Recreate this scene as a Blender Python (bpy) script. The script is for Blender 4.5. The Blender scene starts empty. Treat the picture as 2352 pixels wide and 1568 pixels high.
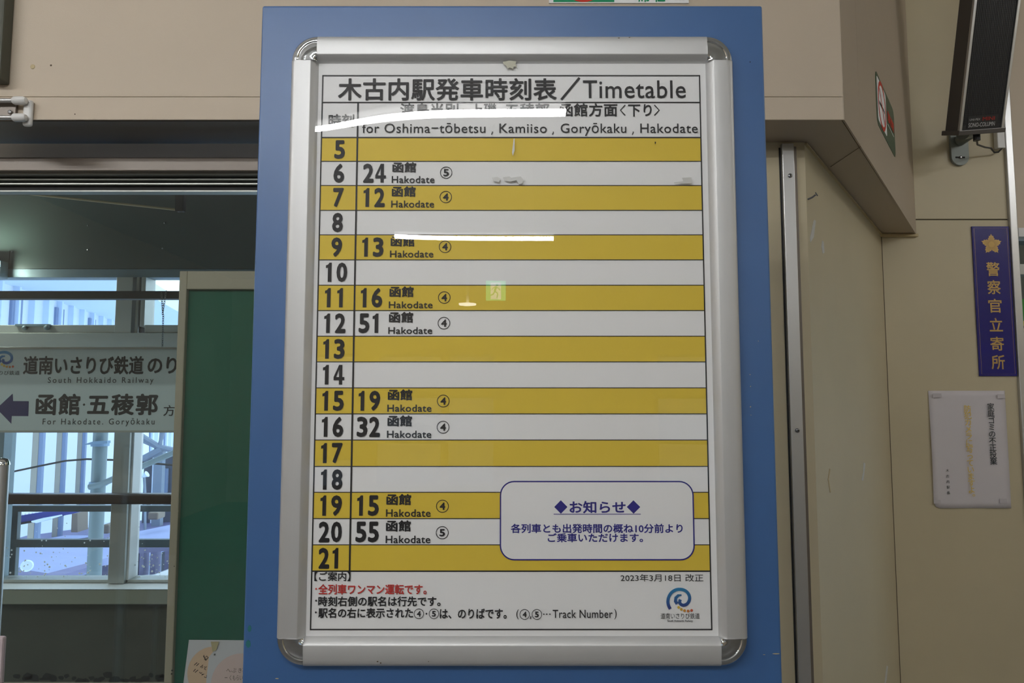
import bpy, bmesh, math, random
from mathutils import Vector, Matrix

random.seed(7)
SC = bpy.context.scene
COL = SC.collection

# ---------------------------------------------------------------- camera, sky, exposure
F = 1582.0                                   # focal length in pixels of the 2352 x 1568 frame
PITCH = math.radians(4.52)
EYE = 1.55
cam_d = bpy.data.cameras.new('camera')
cam_d.sensor_width = 36.0
cam_d.lens = F / 2352.0 * 36.0
cam_d.clip_start = 0.02
cam_d.clip_end = 300
cam = bpy.data.objects.new('camera', cam_d)
COL.objects.link(cam)
cam.location = (0, 0, EYE)
cam.rotation_euler = (math.radians(90) + PITCH, 0, 0)
SC.camera = cam

world = bpy.data.worlds.new('sky')
SC.world = world
world.use_nodes = True
nt = world.node_tree
bg = nt.nodes['Background']
bg.inputs[0].default_value = (0.66, 0.84, 1.0, 1)
bg.inputs[1].default_value = 2.3

SC.view_settings.view_transform = 'Standard'
SC.view_settings.look = 'None'
SC.view_settings.gamma = 1
SC.view_settings.use_curve_mapping = False
SC.view_settings.exposure = 0.14

TUBE_STRENGTH = 66.0
TUBE_COLOR = (0.98, 0.99, 0.995)

# ---------------------------------------------------------------- helpers
cp, sp_ = math.cos(PITCH), math.sin(PITCH)

def at(px, py, Y):
    """point on the upright plane y = Y that is seen at a pixel of the photograph"""
    x = (px - 1176.0) / F
    y = (784.0 - py) / F
    d = Vector((x, cp - y * sp_, sp_ + y * cp))
    t = Y / d.y
    return Vector((d.x * t, Y, EYE + d.z * t))

def zat(py, Y, px=1176): return at(px, py, Y).z
def xat(px, py, Y): return at(px, py, Y).x

def link(o, parent=None):
    COL.objects.link(o)
    if parent is not None:
        o.parent = parent
    return o

def tag(o, label=None, cat=None, group=None, kind=None):
    if label: o['label'] = label
    if cat: o['category'] = cat
    if group: o['group'] = group
    if kind: o['kind'] = kind
    return o

def empty(name, loc=(0, 0, 0), parent=None, rz=0):
    o = bpy.data.objects.new(name, None)
    o.empty_display_size = 0.05
    o.location = loc
    o.rotation_euler.z = rz
    return link(o, parent)

def thing(name, label, cat, loc=(0, 0, 0), group=None, rz=0):
    return tag(empty(name, loc, rz=rz), label, cat, group)

class MB:
    """collects shapes given in WORLD coordinates and links them as one mesh"""
    def __init__(s): s.v, s.f = [], []
    def add(s, vs, fs):
        b = len(s.v)
        s.v += [Vector(v) for v in vs]
        s.f += [tuple(b + i for i in f) for f in fs]
        return s
    def box(s, x0, x1, y0, y1, z0, z1):
        if x0 > x1: x0, x1 = x1, x0
        if y0 > y1: y0, y1 = y1, y0
        if z0 > z1: z0, z1 = z1, z0
        return s.add([(x0,y0,z0),(x1,y0,z0),(x1,y1,z0),(x0,y1,z0),(x0,y0,z1),(x1,y0,z1),(x1,y1,z1),(x0,y1,z1)],
                     [(0,3,2,1),(4,5,6,7),(0,1,5,4),(1,2,6,5),(2,3,7,6),(3,0,4,7)])
    def prism_z(s, poly, z0, z1):
        n = len(poly)
        a = sum(poly[i][0]*poly[(i+1)%n][1]-poly[(i+1)%n][0]*poly[i][1] for i in range(n))
        if a < 0: poly = poly[::-1]
        vs = [(p[0],p[1],z0) for p in poly]+[(p[0],p[1],z1) for p in poly]
        fs = [tuple(range(n))[::-1], tuple(range(n,2*n))]+[(i,(i+1)%n,n+(i+1)%n,n+i) for i in range(n)]
        return s.add(vs, fs)
    def slab(s, pts, d):
        """polygon pts (any plane) thickened by the vector d (pointing away from its front)"""
        n = len(pts); d = Vector(d)
        P = [Vector(p) for p in pts]
        nrm = Vector((0,0,0))
        for i in range(n): nrm += P[i].cross(P[(i+1)%n])
        if nrm.dot(d) > 0: P = P[::-1]
        vs = P + [p + d for p in P]
        fs = [tuple(range(n)), tuple(range(n,2*n))[::-1]]+[(i,n+i,n+(i+1)%n,(i+1)%n) for i in range(n)]
        return s.add(vs, fs)
    def tube(s, pts, r, n=12, cap=True):
        pts = [Vector(p) for p in pts]
        rings = []
        for i, p in enumerate(pts):
            a = pts[max(i-1,0)]; b = pts[min(i+1,len(pts)-1)]
            t = (b-a).normalized()
            u = t.cross(Vector((0,0,1)))
            if u.length < 1e-3: u = t.cross(Vector((0,1,0)))
            u.normalize(); w = t.cross(u)
            rr = r[i] if isinstance(r,(list,tuple)) else r
            rings.append([p+u*math.cos(2*math.pi*k/n)*rr+w*math.sin(2*math.pi*k/n)*rr for k in range(n)])
        vs = [v for q in rings for v in q]
        fs = []
        for i in range(len(pts)-1):
            for k in range(n):
                fs.append((i*n+k,i*n+(k+1)%n,(i+1)*n+(k+1)%n,(i+1)*n+k))
        if cap:
            fs.append(tuple(range(n))[::-1]); fs.append(tuple(range((len(pts)-1)*n,len(pts)*n)))
        return s.add(vs, fs)
    def ball(s, c, r, n=10, m=6, sc=(1,1,1)):
        c = Vector(c); vs=[c+Vector((0,0,r*sc[2]))]; fs=[]
        for j in range(1,m):
            th=math.pi*j/m
            for k in range(n):
                ph=2*math.pi*k/n
                vs.append(c+Vector((r*sc[0]*math.sin(th)*math.cos(ph),r*sc[1]*math.sin(th)*math.sin(ph),r*sc[2]*math.cos(th))))
        vs.append(c-Vector((0,0,r*sc[2])))
        for k in range(n): fs.append((0,1+k,1+(k+1)%n))
        for j in range(m-2):
            for k in range(n):
                a=1+j*n
                fs.append((a+k,a+n+k,a+n+(k+1)%n,a+(k+1)%n))
        a=1+(m-2)*n
        for k in range(n): fs.append((a+(k+1)%n,a+k,len(vs)-1))
        return s.add(vs,fs)
    def build(s, name, mat, parent=None, bevel=0, smooth=False, seg=2):
        me = bpy.data.meshes.new(name)
        org = Vector((0,0,0))
        p = parent
        while p is not None:
            org += p.location; p = p.parent
        if parent is None and s.v:                      # origin at the base centre of a thing that is one mesh
            xs=[v.x for v in s.v]; ys=[v.y for v in s.v]; zs=[v.z for v in s.v]
            org = Vector(((min(xs)+max(xs))/2,(min(ys)+max(ys))/2,min(zs)))
        me.from_pydata([tuple(v-org) for v in s.v], [], s.f)
        bm = bmesh.new(); bm.from_mesh(me)
        bmesh.ops.recalc_face_normals(bm, faces=bm.faces)
        bm.to_mesh(me); bm.free()
        if smooth:
            for f in me.polygons: f.use_smooth = True
            me.set_sharp_from_angle(angle=math.radians(40))
        me.materials.append(mat)
        o = bpy.data.objects.new(name, me)
        if parent is None: o.location = org
        link(o, parent)
        if bevel:
            b = o.modifiers.new('bevel','BEVEL'); b.width=bevel; b.segments=seg; b.limit_method='ANGLE'; b.angle_limit=math.radians(50)
            b.harden_normals=False
        return o

# ---------------------------------------------------------------- materials
def newmat(name):
    m = bpy.data.materials.new(name); m.use_nodes = True
    return m, m.node_tree, m.node_tree.nodes['Principled BSDF']

def solid(name, c, rough=0.6, metal=0.0, spec=0.5, var=0.0, vscale=4.0, bump=0.0, bscale=300.0, coat=0.0, dist=0.001):
    m, t, b = newmat(name)
    b.inputs['Base Color'].default_value = (*c, 1)
    b.inputs['Roughness'].default_value = rough
    b.inputs['Metallic'].default_value = metal
    b.inputs['Specular IOR Level'].default_value = spec
    if coat: b.inputs['Coat Weight'].default_value = coat
    tc = None
    if var or bump:
        tc = t.nodes.new('ShaderNodeTexCoord')
    if var:
        n = t.nodes.new('ShaderNodeTexNoise'); n.inputs['Scale'].default_value = vscale; n.inputs['Detail'].default_value = 5
        t.links.new(tc.outputs['Object'], n.inputs['Vector'])
        r = t.nodes.new('ShaderNodeMapRange')
        r.inputs['From Min'].default_value = .3; r.inputs['From Max'].default_value = .7
        r.inputs['To Min'].default_value = 1-var; r.inputs['To Max'].default_value = 1+var
        t.links.new(n.outputs['Fac'], r.inputs['Value'])
        mx = t.nodes.new('ShaderNodeVectorMath'); mx.operation='SCALE'
        mx.inputs[0].default_value = c
        t.links.new(r.outputs[0], mx.inputs['Scale'])
        t.links.new(mx.outputs[0], b.inputs['Base Color'])
    if bump:
        n = t.nodes.new('ShaderNodeTexNoise'); n.inputs['Scale'].default_value = bscale; n.inputs['Detail'].default_value = 2
        t.links.new(tc.outputs['Object'], n.inputs['Vector'])
        bp = t.nodes.new('ShaderNodeBump'); bp.inputs['Strength'].default_value = bump; bp.inputs['Distance'].default_value = dist
        t.links.new(n.outputs['Fac'], bp.inputs['Height'])
        t.links.new(bp.outputs[0], b.inputs['Normal'])
    return m

def emit(name, c, s):
    m = bpy.data.materials.new(name); m.use_nodes = True; t = m.node_tree
    t.nodes.clear()
    e = t.nodes.new('ShaderNodeEmission'); e.inputs[0].default_value=(*c,1); e.inputs[1].default_value=s
    o = t.nodes.new('ShaderNodeOutputMaterial'); t.links.new(e.outputs[0], o.inputs[0])
    return m

def glass(name, tint=(1,1,1), f0=0.04, rough=0.0, f90=1.0, dirt=0.0):
    """a clear sheet: reflection that grows towards grazing, the rest passes straight through"""
    m = bpy.data.materials.new(name); m.use_nodes = True; t = m.node_tree
    t.nodes.clear(); N=t.nodes; L=t.links
    lw=N.new('ShaderNodeLayerWeight'); lw.inputs['Blend'].default_value=.5
    p=N.new('ShaderNodeMath'); p.operation='POWER'; p.inputs[1].default_value=5
    L.new(lw.outputs['Facing'],p.inputs[0])
    q=N.new('ShaderNodeMath'); q.operation='MULTIPLY_ADD'; q.inputs[1].default_value=f90-f0; q.inputs[2].default_value=f0
    L.new(p.outputs[0],q.inputs[0])
    tr=N.new('ShaderNodeBsdfTransparent'); tr.inputs[0].default_value=(*tint,1)
    gl=N.new('ShaderNodeBsdfGlossy'); gl.inputs['Roughness'].default_value=rough; gl.inputs['Color'].default_value=(1,1,1,1)
    mx=N.new('ShaderNodeMixShader'); L.new(q.outputs[0],mx.inputs[0]); L.new(tr.outputs[0],mx.inputs[1]); L.new(gl.outputs[0],mx.inputs[2])
    out=N.new('ShaderNodeOutputMaterial')
    last=mx
    if dirt:
        df=N.new('ShaderNodeBsdfDiffuse'); df.inputs[0].default_value=(.8,.8,.8,1)
        tc=N.new('ShaderNodeTexCoord'); n=N.new('ShaderNodeTexNoise'); n.inputs['Scale'].default_value=3
        L.new(tc.outputs['Object'],n.inputs['Vector'])
        k=N.new('ShaderNodeMath'); k.operation='MULTIPLY'; k.inputs[1].default_value=dirt; L.new(n.outputs['Fac'],k.inputs[0])
        m2=N.new('ShaderNodeMixShader'); L.new(k.outputs[0],m2.inputs[0]); L.new(mx.outputs[0],m2.inputs[1]); L.new(df.outputs[0],m2.inputs[2])
        last=m2
    L.new(last.outputs[0],out.inputs[0])
    return m

def srgb(r,g,b):
    f=lambda c:(c/255/12.92) if c/255<=.04045 else ((c/255+.055)/1.055)**2.4
    return (f(r),f(g),f(b))

def brushed(name, c, rough, metal, sx, sy, sz):
    m,t,b=newmat(name)
    b.inputs['Base Color'].default_value=(*c,1); b.inputs['Metallic'].default_value=metal; b.inputs['Roughness'].default_value=rough
    tc=t.nodes.new('ShaderNodeTexCoord'); mp=t.nodes.new('ShaderNodeMapping'); mp.inputs['Scale'].default_value=(sx,sy,sz)
    n=t.nodes.new('ShaderNodeTexNoise'); n.inputs['Scale'].default_value=1; n.inputs['Detail'].default_value=3
    t.links.new(tc.outputs['Object'],mp.inputs[0]); t.links.new(mp.outputs[0],n.inputs['Vector'])
    r=t.nodes.new('ShaderNodeMapRange'); r.inputs['To Min'].default_value=rough-.06; r.inputs['To Max'].default_value=rough+.08
    t.links.new(n.outputs['Fac'],r.inputs['Value']); t.links.new(r.outputs[0],b.inputs['Roughness'])
    bp=t.nodes.new('ShaderNodeBump'); bp.inputs['Strength'].default_value=.05; bp.inputs['Distance'].default_value=.0005
    t.links.new(n.outputs['Fac'],bp.inputs['Height']); t.links.new(bp.outputs[0],b.inputs['Normal'])
    return m

M = {}
M['wall'] = solid('beige_paint', srgb(203,188,168), .55, spec=.4, var=.03, vscale=2.5, bump=.35, bscale=420, dist=.0006)
M['wall2'] = solid('olive_beige_panel', srgb(200,188,158), .5, spec=.4, var=.035, vscale=3, bump=.1, bscale=300, dist=.0005)
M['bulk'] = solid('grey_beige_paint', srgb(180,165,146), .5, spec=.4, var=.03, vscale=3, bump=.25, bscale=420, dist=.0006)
M['seam'] = solid('seam_line', srgb(90,78,62), .8)
M['caulk'] = solid('yellowed_caulk', srgb(196,178,138), .6)
M['ceil'] = solid('ceiling_white', (.78,.77,.74), .8, bump=.2, bscale=60)
M['floor'] = solid('grey_floor', (.12,.115,.11), .35, var=.1, vscale=5)
M['blue'] = solid('blue_enamel', srgb(56,97,150), .42, spec=.8, var=.035, vscale=6, bump=.06, bscale=500, dist=.0004)
M['alu_h'] = brushed('satin_aluminium_across', (.66,.66,.66), .48, .6, 3, 60, 900)
M['alu_v'] = brushed('satin_aluminium_upright', (.62,.62,.62), .48, .6, 900, 60, 3)
M['alu_dull'] = brushed('dull_aluminium', (.62,.62,.62), .38, .85, 600, 600, 3)
M['alu_win'] = brushed('window_aluminium', (.42,.43,.40), .4, .6, 3, 400, 400)
M['chrome'] = solid('chrome', (.78,.80,.82), .07, 1.0, bump=.25, bscale=55, dist=.002)
M['paper'] = solid('poster_paper', (.92,.92,.925), .5, spec=.3)
M['yellow'] = solid('yellow_print', srgb(230,200,66), .5, spec=.3)
M['ink'] = solid('black_ink', (.013,.012,.014), .5, spec=.3)
M['red_ink'] = solid('red_ink', srgb(190,48,42), .5, spec=.3)
M['navy_ink'] = solid('navy_ink', srgb(36,32,130), .5, spec=.3)
M['acrylic'] = glass('clear_acrylic', (.985,.985,.985), .035, .0, dirt=.03)
M['glass'] = glass('window_glass', (.93,.96,.95), .045, .0, dirt=.015)
M['glass_out'] = glass('outer_window_glass', (.97,.98,.99), .03, .0)
M['glass_rear'] = glass('dimmed_rear_glass', (.42,.43,.44), .03, .0)  # tint added to dim the rear daylight and its reflected patches
M['tape'] = solid('tape_residue', (.62,.62,.6), .4)
M['glue'] = solid('yellow_glue', (.42,.41,.30), .3)
M['black'] = solid('black_plastic', (.02,.02,.022), .45)
M['mesh_black'] = solid('speaker_cloth', (.016,.016,.017), .7)
M['spk'] = solid('grey_bronze_aluminium', (.13,.12,.115), .38, metal=.5)
M['white_p'] = solid('white_plastic', (.75,.74,.72), .4)
M['green_board'] = solid('green_felt', srgb(24,92,72), .8, var=.05, vscale=3)
M['board_frame'] = solid('board_frame_paint', srgb(170,158,138), .5)
M['sign_white'] = solid('sign_face', srgb(196,208,208), .45)
M['sign_ink'] = solid('sign_lettering', srgb(18,20,24), .5)
M['sign_navy'] = solid('sign_arrow_navy', srgb(10,14,84), .6)
M['plate_navy'] = solid('plate_navy', srgb(30,26,120), .22, spec=.6)
M['gold'] = solid('gold_print', srgb(196,160,92), .4, metal=.2)
M['note'] = solid('note_paper', srgb(214,208,212), .8, bump=.5, bscale=9, dist=.004)
M['note_yellow'] = solid('note_yellow_print', srgb(228,196,90), .7)
M['note_ink'] = solid('note_black_print', srgb(35,45,48), .7)
M['dark_wall'] = solid('corridor_wall', srgb(72,84,80), .35, var=.06, vscale=4)
M['dark_wall_low'] = solid('corridor_lower_wall', srgb(78,79,68), .55, var=.08, vscale=6)
M['sill'] = solid('sill_paint', srgb(150,152,136), .4)
M['brown'] = solid('brown_handrail', srgb(40,23,19), .35)
M['galv'] = solid('galvanised_steel', srgb(112,130,138), .5, metal=.2)
M['guard'] = solid('guard_steel', srgb(80,95,102), .5, metal=.2)
M['bracket'] = solid('cast_grey_bracket', srgb(132,138,134), .5, metal=.2)
M['screw'] = solid('screw_steel', (.35,.35,.36), .3, metal=.9)
M['dk'] = solid('dark_recess', (.02,.02,.02), .8)
M['dk_taupe'] = solid('dark_taupe_metal', srgb(118,108,98), .38, metal=.2)
M['tube'] = emit('fluorescent_tube', TUBE_COLOR, TUBE_STRENGTH)
M['pink'] = solid('pink_print', srgb(226,196,190), .8)
M['peach'] = solid('peach_print', srgb(228,190,160), .8)
M['sgreen'] = solid('sign_green', srgb(20,150,100), .5)
M['sred'] = solid('sign_red', srgb(210,50,28), .5)

# ---------------------------------------------------------------- lettering
_tc = {}
def glyphs(s, off=0.0, spc=1.0, shear=0.0, res=3):
    k = (s, off, spc, shear, res)
    if k in _tc: return _tc[k]
    c = bpy.data.curves.new('t', 'FONT')
    c.body = s; c.size = 1; c.offset = off; c.space_character = spc; c.shear = shear
    c.resolution_u = res; c.fill_mode = 'FRONT'
    o = bpy.data.objects.new('t', c); COL.objects.link(o)
    dg = bpy.context.evaluated_depsgraph_get()
    me = bpy.data.meshes.new_from_object(o.evaluated_get(dg))
    vs = [(v.co.x, v.co.y) for v in me.vertices]
    fs = [tuple(p.vertices) for p in me.polygons]
    bpy.data.objects.remove(o); bpy.data.curves.remove(c); bpy.data.meshes.remove(me)
    _tc[k] = (vs, fs)
    return _tc[k]

def bbox(vs):
    xs=[v[0] for v in vs]; ys=[v[1] for v in vs]
    return min(xs),max(xs),min(ys),max(ys)

def px_rect(x0, x1, yt, yb, Y):
    """maps (s,t) in 0..1 (t up) onto the upright plane y=Y over the pixels of a rectangle"""
    ym=(yt+yb)/2
    X0,X1=xat(x0,ym,Y),xat(x1,ym,Y); Z0,Z1=zat(yb,Y),zat(yt,Y)
    return lambda s,t: Vector((X0+(X1-X0)*s, Y, Z0+(Z1-Z0)*t))

def lettering(mb, s, x0, x1, yt, yb, Y, off=0.0, spc=1.0, ref=None, mapper=None, shear=0):
    vs, fs = glyphs(s, 0.0, spc, shear)
    if not vs: print('NO GLYPHS', s); return mb
    if off > 0:                                         # heavier strokes: the outline repeated around a small circle
        n0 = len(vs); V = []; Fc = []
        ks = 8
        for k in range(ks):
            dx, dy = off*math.cos(2*math.pi*k/ks), off*math.sin(2*math.pi*k/ks)
            V += [(x+dx, y+dy) for x, y in vs]; Fc += [tuple(i+k*n0 for i in f) for f in fs]
        vs, fs = V, Fc
    a,b,c,d = bbox(vs)
    if ref:
        _,_,c,d = bbox(glyphs(ref, 0.0, 1.0)[0]); c -= max(off,0); d += max(off,0)
    mp = mapper or px_rect(x0,x1,yt,yb,Y)
    nrm = (mp(1,0)-mp(0,0)).cross(mp(0,1)-mp(0,0)).normalized()
    n0 = len(vs)//8 if off > 0 else len(vs)
    return mb.add([mp((v[0]-a)/(b-a), (v[1]-c)/(d-c)) + nrm*(4e-5*(i//n0)) for i, v in enumerate(vs)], fs)

def stroke(mb, pts, w, closed=False):
    """flat line of width w through pts that all lie on one upright plane y=Y"""
    n=len(pts); P=[Vector(p) for p in pts]; vs=[]
    for i in range(n):
        a=P[(i-1)%n] if closed or i>0 else P[i]; b=P[(i+1)%n] if closed or i<n-1 else P[i]
        t=(b-a).normalized(); nn=Vector((-t.z,0,t.x))
        ww = w[i] if isinstance(w,(list,tuple)) else w
        vs+= [P[i]+nn*ww/2, P[i]-nn*ww/2]
    fs=[(2*i,2*i+1,2*((i+1)%n)+1,2*((i+1)%n)) for i in range(n if closed else n-1)]
    return mb.add(vs,fs)

def disc(mb, c, r, n=20, rz=None):
    c=Vector(c); rz=rz or r
    return mb.add([c+Vector((r*math.cos(2*math.pi*k/n),0,rz*math.sin(2*math.pi*k/n))) for k in range(n)],[tuple(range(n))])

def ring(mb, c, r, w, n=28):
    c=Vector(c)
    return stroke(mb,[c+Vector((r*math.cos(2*math.pi*k/n),0,r*math.sin(2*math.pi*k/n))) for k in range(n)],w,True)

def flat(mb, x0,x1,yt,yb,Y):
    mp=px_rect(x0,x1,yt,yb,Y)
    return mb.add([mp(0,0),mp(1,0),mp(1,1),mp(0,1)],[(0,1,2,3)])

def flatw(mb, X0,X1,Z0,Z1,Y):
    return mb.add([(X0,Y,Z0),(X1,Y,Z0),(X1,Y,Z1),(X0,Y,Z1)],[(0,1,2,3)])

# ================================================================ the room shell
YH, YW, YF = 1.447, 1.585, 2.51
ZS = zat(275, YH)                                   # underside of the bulkhead
HX = xat(1938, 274, YH)                             # its outer corner
OX = xat(2104, 538, YF)                             # where it meets the far wall
C1 = (xat(1848, 335, YW), YW)
C2 = (xat(2024, 545, YF), YF)
ZC = 3.30
XL, XR, YB = -4.2, 3.9, -7.0
WX0 = 0.25                                          # where the glazed opening ends (behind the blue board)

MB().box(XL-.1, XR+.1, YB-.1, 3.3, -.1, 0).build('floor', M['floor'])['kind']='structure'
MB().box(XL-.1, XR+.1, YB-.1, 3.3, ZC, ZC+.1).build('ceiling', M['ceil'])['kind']='structure'
MB().box(XL-.12, XL, YB, YH+.3, 0, ZC).build('wall_left', M['wall'])['kind']='structure'
MB().box(XR, XR+.12, YB, YF, 0, ZC).build('wall_right', M['wall2'])['kind']='structure'

# bulkhead over the glazing, turning away to the right
zseam = zat(222, YH)
b = tag(empty('wall_front_upper'), kind='structure')
MB().prism_z([(XL,YH+.004),(HX-.004,YH+.004),(OX-.004,YF),(C2[0]-.25,YF+.0),(C1[0]-.1,YW+.18),(XL,YW+.18)], ZS+.002, ZC).build('bulkhead_core', M['bulk'], b)
g=.0004
MB().box(XL,HX,YH,YH+.004,ZS,zseam-g).build('panel', M['wall'], b, bevel=.0012)
MB().box(XL,HX,YH,YH+.004,zseam+g,ZC).build('panel', M['wall'], b, bevel=.0005)
dv = Vector((OX-HX, YF-YH, 0)); L_ = dv.length; dv.normalize(); nv = Vector((dv.y,-dv.x,0))
def side_pt(s, z, o=0): return Vector((HX,YH,z)) + dv*s + nv*o
def side_s(px, py):
    """distance along the slanting side face seen at a pixel"""
    x=(px-1176)/F; y=(784-py)/F; d=Vector((x,cp-y*sp_,sp_+y*cp))
    # solve t*d.xy = H + s*dv
    det = d.x*(-dv.y)+dv.x*d.y
    t=(HX*(-dv.y)+dv.x*YH)/det
    s=(d.x*YH-d.y*HX)/det*-1
    P=d*t
    s=(P.x-HX)*dv.x+(P.y-YH)*dv.y
    return s, EYE+d.z*t
sm = side_s(1975, 300)[0]
for (a,c) in ((0.0,sm-.0006),(sm+.0006,L_)):
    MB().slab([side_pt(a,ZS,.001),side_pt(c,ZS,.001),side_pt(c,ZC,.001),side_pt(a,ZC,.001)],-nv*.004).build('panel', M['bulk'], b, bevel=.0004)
# trim batten under the far end of the bulkhead
MB().box(C2[0]-.01,OX+.002,YF-.014,YF,ZS-.010,ZS+.001).build('batten', M['caulk'], b, bevel=.002)
# caulk along the inner edge of the underside
q=[Vector((C1[0],C1[1],ZS)),Vector((C2[0],C2[1],ZS))]
n2=Vector((q[1].y-q[0].y,-(q[1].x-q[0].x),0)).normalized()
MB().slab([q[0],q[1],q[1]+n2*.006,q[0]+n2*.006],(0,0,-.004)).build('caulk_line', M['caulk'], b)
sx = side_pt(sm,ZS); MB().slab([sx, sx+Vector((.0015,.001,0)), Vector((C1[0]+.14,YW+.17,ZS)), Vector((C1[0]+.138,YW+.168,ZS))],(0,0,-.0006)).build('seam', M['seam'], b)

# wall under the bulkhead: short frontal piece, then the slanting piece
b = tag(empty('wall_front_lower'), kind='structure')
MB().prism_z([(WX0,YW),(C1[0]-.03,YW),(C1[0]-.03,YW+.12),(WX0,YW+.12)],0,ZS+.002).build('panel', M['wall2'], b)
MB().prism_z([(C1[0]-.03,YW),C1,(C2[0],C2[1]),(C2[0]-.12,C2[1]+.05),(C1[0]-.03,YW+.12)],0,ZS+.002).build('panel', M['wall2'], b)
wv=Vector((C2[0]-C1[0],C2[1]-C1[1],0)).normalized(); wn=Vector((wv.y,-wv.x,0))
def low_pt(s,z,o=0): return Vector((C1[0],C1[1],z))+wv*s+wn*o
def low_s(px,py):
    x=(px-1176)/F; y=(784-py)/F; d=Vector((x,cp-y*sp_,sp_+y*cp))
    t=(C1[0]*(-wv.y)+wv.x*C1[1])/(d.x*(-wv.y)+wv.x*d.y); P=d*t
    return (P.x-C1[0])*wv.x+(P.y-C1[1])*wv.y, EYE+P.z
# peeled scraps of paint/tape on the slanting wall
def scrap(pxs, mat, name='peeled_tape', o=.0012):
    pts=[low_pt(*low_s(*p),o) for p in pxs]
    MB().slab(pts,-wn*.001).build(name,mat,b)
scrap([(1869,505),(1873,507),(1868,545),(1861,556),(1860,545)], M['tape'])
scrap([(1888,552),(1891,556),(1893,580),(1889,582),(1886,566)], M['tape'])
scrap([(1983,1062),(1987,1064),(1984,1090),(1982,1104),(1978,1102),(1982,1084)], M['tape'])
scrap([(1905,1076),(1907,1078),(1903,1100),(1908,1130),(1906,1131),(1901,1100)], M['caulk'])
scrap([(2036,1528),(2039,1530),(2036,1560),(2031,1575),(2033,1552)], M['tape'])
# corner seams
MB().box(C2[0]-.001,C2[0]+.0018,YF-.0012,YF+.001,0,ZS-.01).build('corner_seam', M['seam'], b)

# far wall on the right: two panels with a joint, aluminium edge, glazed part beyond
TX = xat(2331, 784, YF)                              # the edge trim
zj = zat(504, YF, 2200)
b = tag(empty('wall_back_right'), kind='structure')
MB().box(C2[0]-.1,TX,YF+.004,YF+.14,0,ZC).build('core', M['seam'], b)
MB().box(C2[0]-.05,TX,YF,YF+.004,0,zj-.0022).build('panel', M['wall2'], b, bevel=.001)
MB().box(OX,TX,YF,YF+.004,zj+.0022,ZC).build('panel', M['wall2'], b, bevel=.001)
ztr = zat(285,YF)
t = MB().box(TX,TX+.028,YF-.012,YF+.02,0,ztr+1.2).build('trim_1', M['alu_dull'], None, bevel=.003); tag(t, kind='structure')
b = tag(empty('window_3'), kind='structure')
zb=zat(524,YF); zb2=zat(545,YF)
MB().box(TX+.03,XR,YF,YF+.1,zb,ZC).build('lintel_panel', M['wall'], b)
MB().box(TX+.03,XR,YF-.01,YF+.06,zb2,zb).build('head_rail', M['white_p'], b, bevel=.002)
MB().box(TX+.03,XR,YF+.05,YF+.09,zat(625,YF),zat(600,YF)).build('mid_rail', M['alu_win'], b, bevel=.002)
MB().box(TX+.03,XR,YF+.06,YF+.066,.1,zb2).build('pane', M['glass'], b)
MB().box(TX+.03,XR,YF+.0,YF+.1,0,.1).build('bottom_rail', M['alu_win'], b)
MB().box(TX+.03,XR,YF+.6,YF+.65,0,ZC).build('wall_beyond_glass', M['dark_wall'], None)['kind']='structure'

# rear wall of the hall, behind the camera, with its windows
b = tag(empty('wall_rear'), kind='structure')
holes=[(-2.75,-2.12),(-1.80,-.95),(-.85,-.25),(1.95,2.75)]
segs=[]; x=XL
for (a,c) in holes:
    segs.append((x,a)); x=c
segs.append((x,XR))
for (a,c) in segs: MB().box(a,c,YB-.12,YB,0,2.1).build('pier', M['wall'], b)
MB().box(XL,XR,YB-.12,YB,2.1,ZC).build('lintel', M['wall'], b)
for (a,c) in holes:
    zs0=.75 if a<-2 else 1.55
    MB().box(a,c,YB-.12,YB,0,.35).build('spandrel', M['wall'], b)
    MB().box(a,c,YB-.12,YB,zs0,1.92).build('transom', M['wall'], b)
for i,(a,c) in enumerate(holes):
    w=tag(empty('window_%d'%(4+i)), kind='structure')
    MB().box(a,c,YB-.07,YB-.064,.35,.75 if a<-2 else 1.55).build('pane', M['glass_rear'], w)
    MB().box(a,c,YB-.07,YB-.064,1.92,2.1).build('pane', M['glass_rear'], w)
    f=MB()
    for zz in ((.35,.71,1.92,2.06) if a<-2 else (.35,.92,1.51,1.92,2.06)): f.box(a,c,YB-.09,YB-.05,zz,zz+.04)
    f.build('window_frame', M['alu_win'], w)

# ================================================================ glazing on the left
b = tag(empty('window_1'), kind='structure')
z0=ZS
za=zat(337,YW); zb=zat(366,YW); zc=zat(396,YW)
MB().box(XL,WX0,YH+.006,YW+.0,z0-.001,z0+.004).build('soffit_liner', M['dk_taupe'], b)
MB().slab([(XL,YW-.02,za),(WX0,YW-.02,za),(WX0,YW-.006,zb),(XL,YW-.006,zb)],(0,.06,0)).build('head_rail', solid('polished_aluminium',(.5,.52,.56),.12,metal=1.0), b)
MB().box(XL,WX0,YW-.012,YW+.05,zc,zb).build('head_fascia', M['dk_taupe'], b, bevel=.002)
for k,(p0,p1,dy) in enumerate(((396,399,.004),(404,407,.02),(413,416,.024),(427,430,.034))):
    MB().box(XL,WX0,YW+dy,YW+.06,zat(p1,YW),zat(p0,YW)).build('track', M['alu_win'], b)
MB().box(XL,WX0,YW+.036,YW+.07,zat(428,YW),zat(396,YW)).build('track_recess', M['dk'], b)
ZG=zat(428,YW+.03)
MB().box(XL,WX0,YW+.04,YW+.046,.08,ZG).build('pane', M['glass'], b)
MB().box(XL,WX0,YW+.0,YW+.07,0,.08).build('bottom_rail', M['alu_win'], b, bevel=.003)

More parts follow.
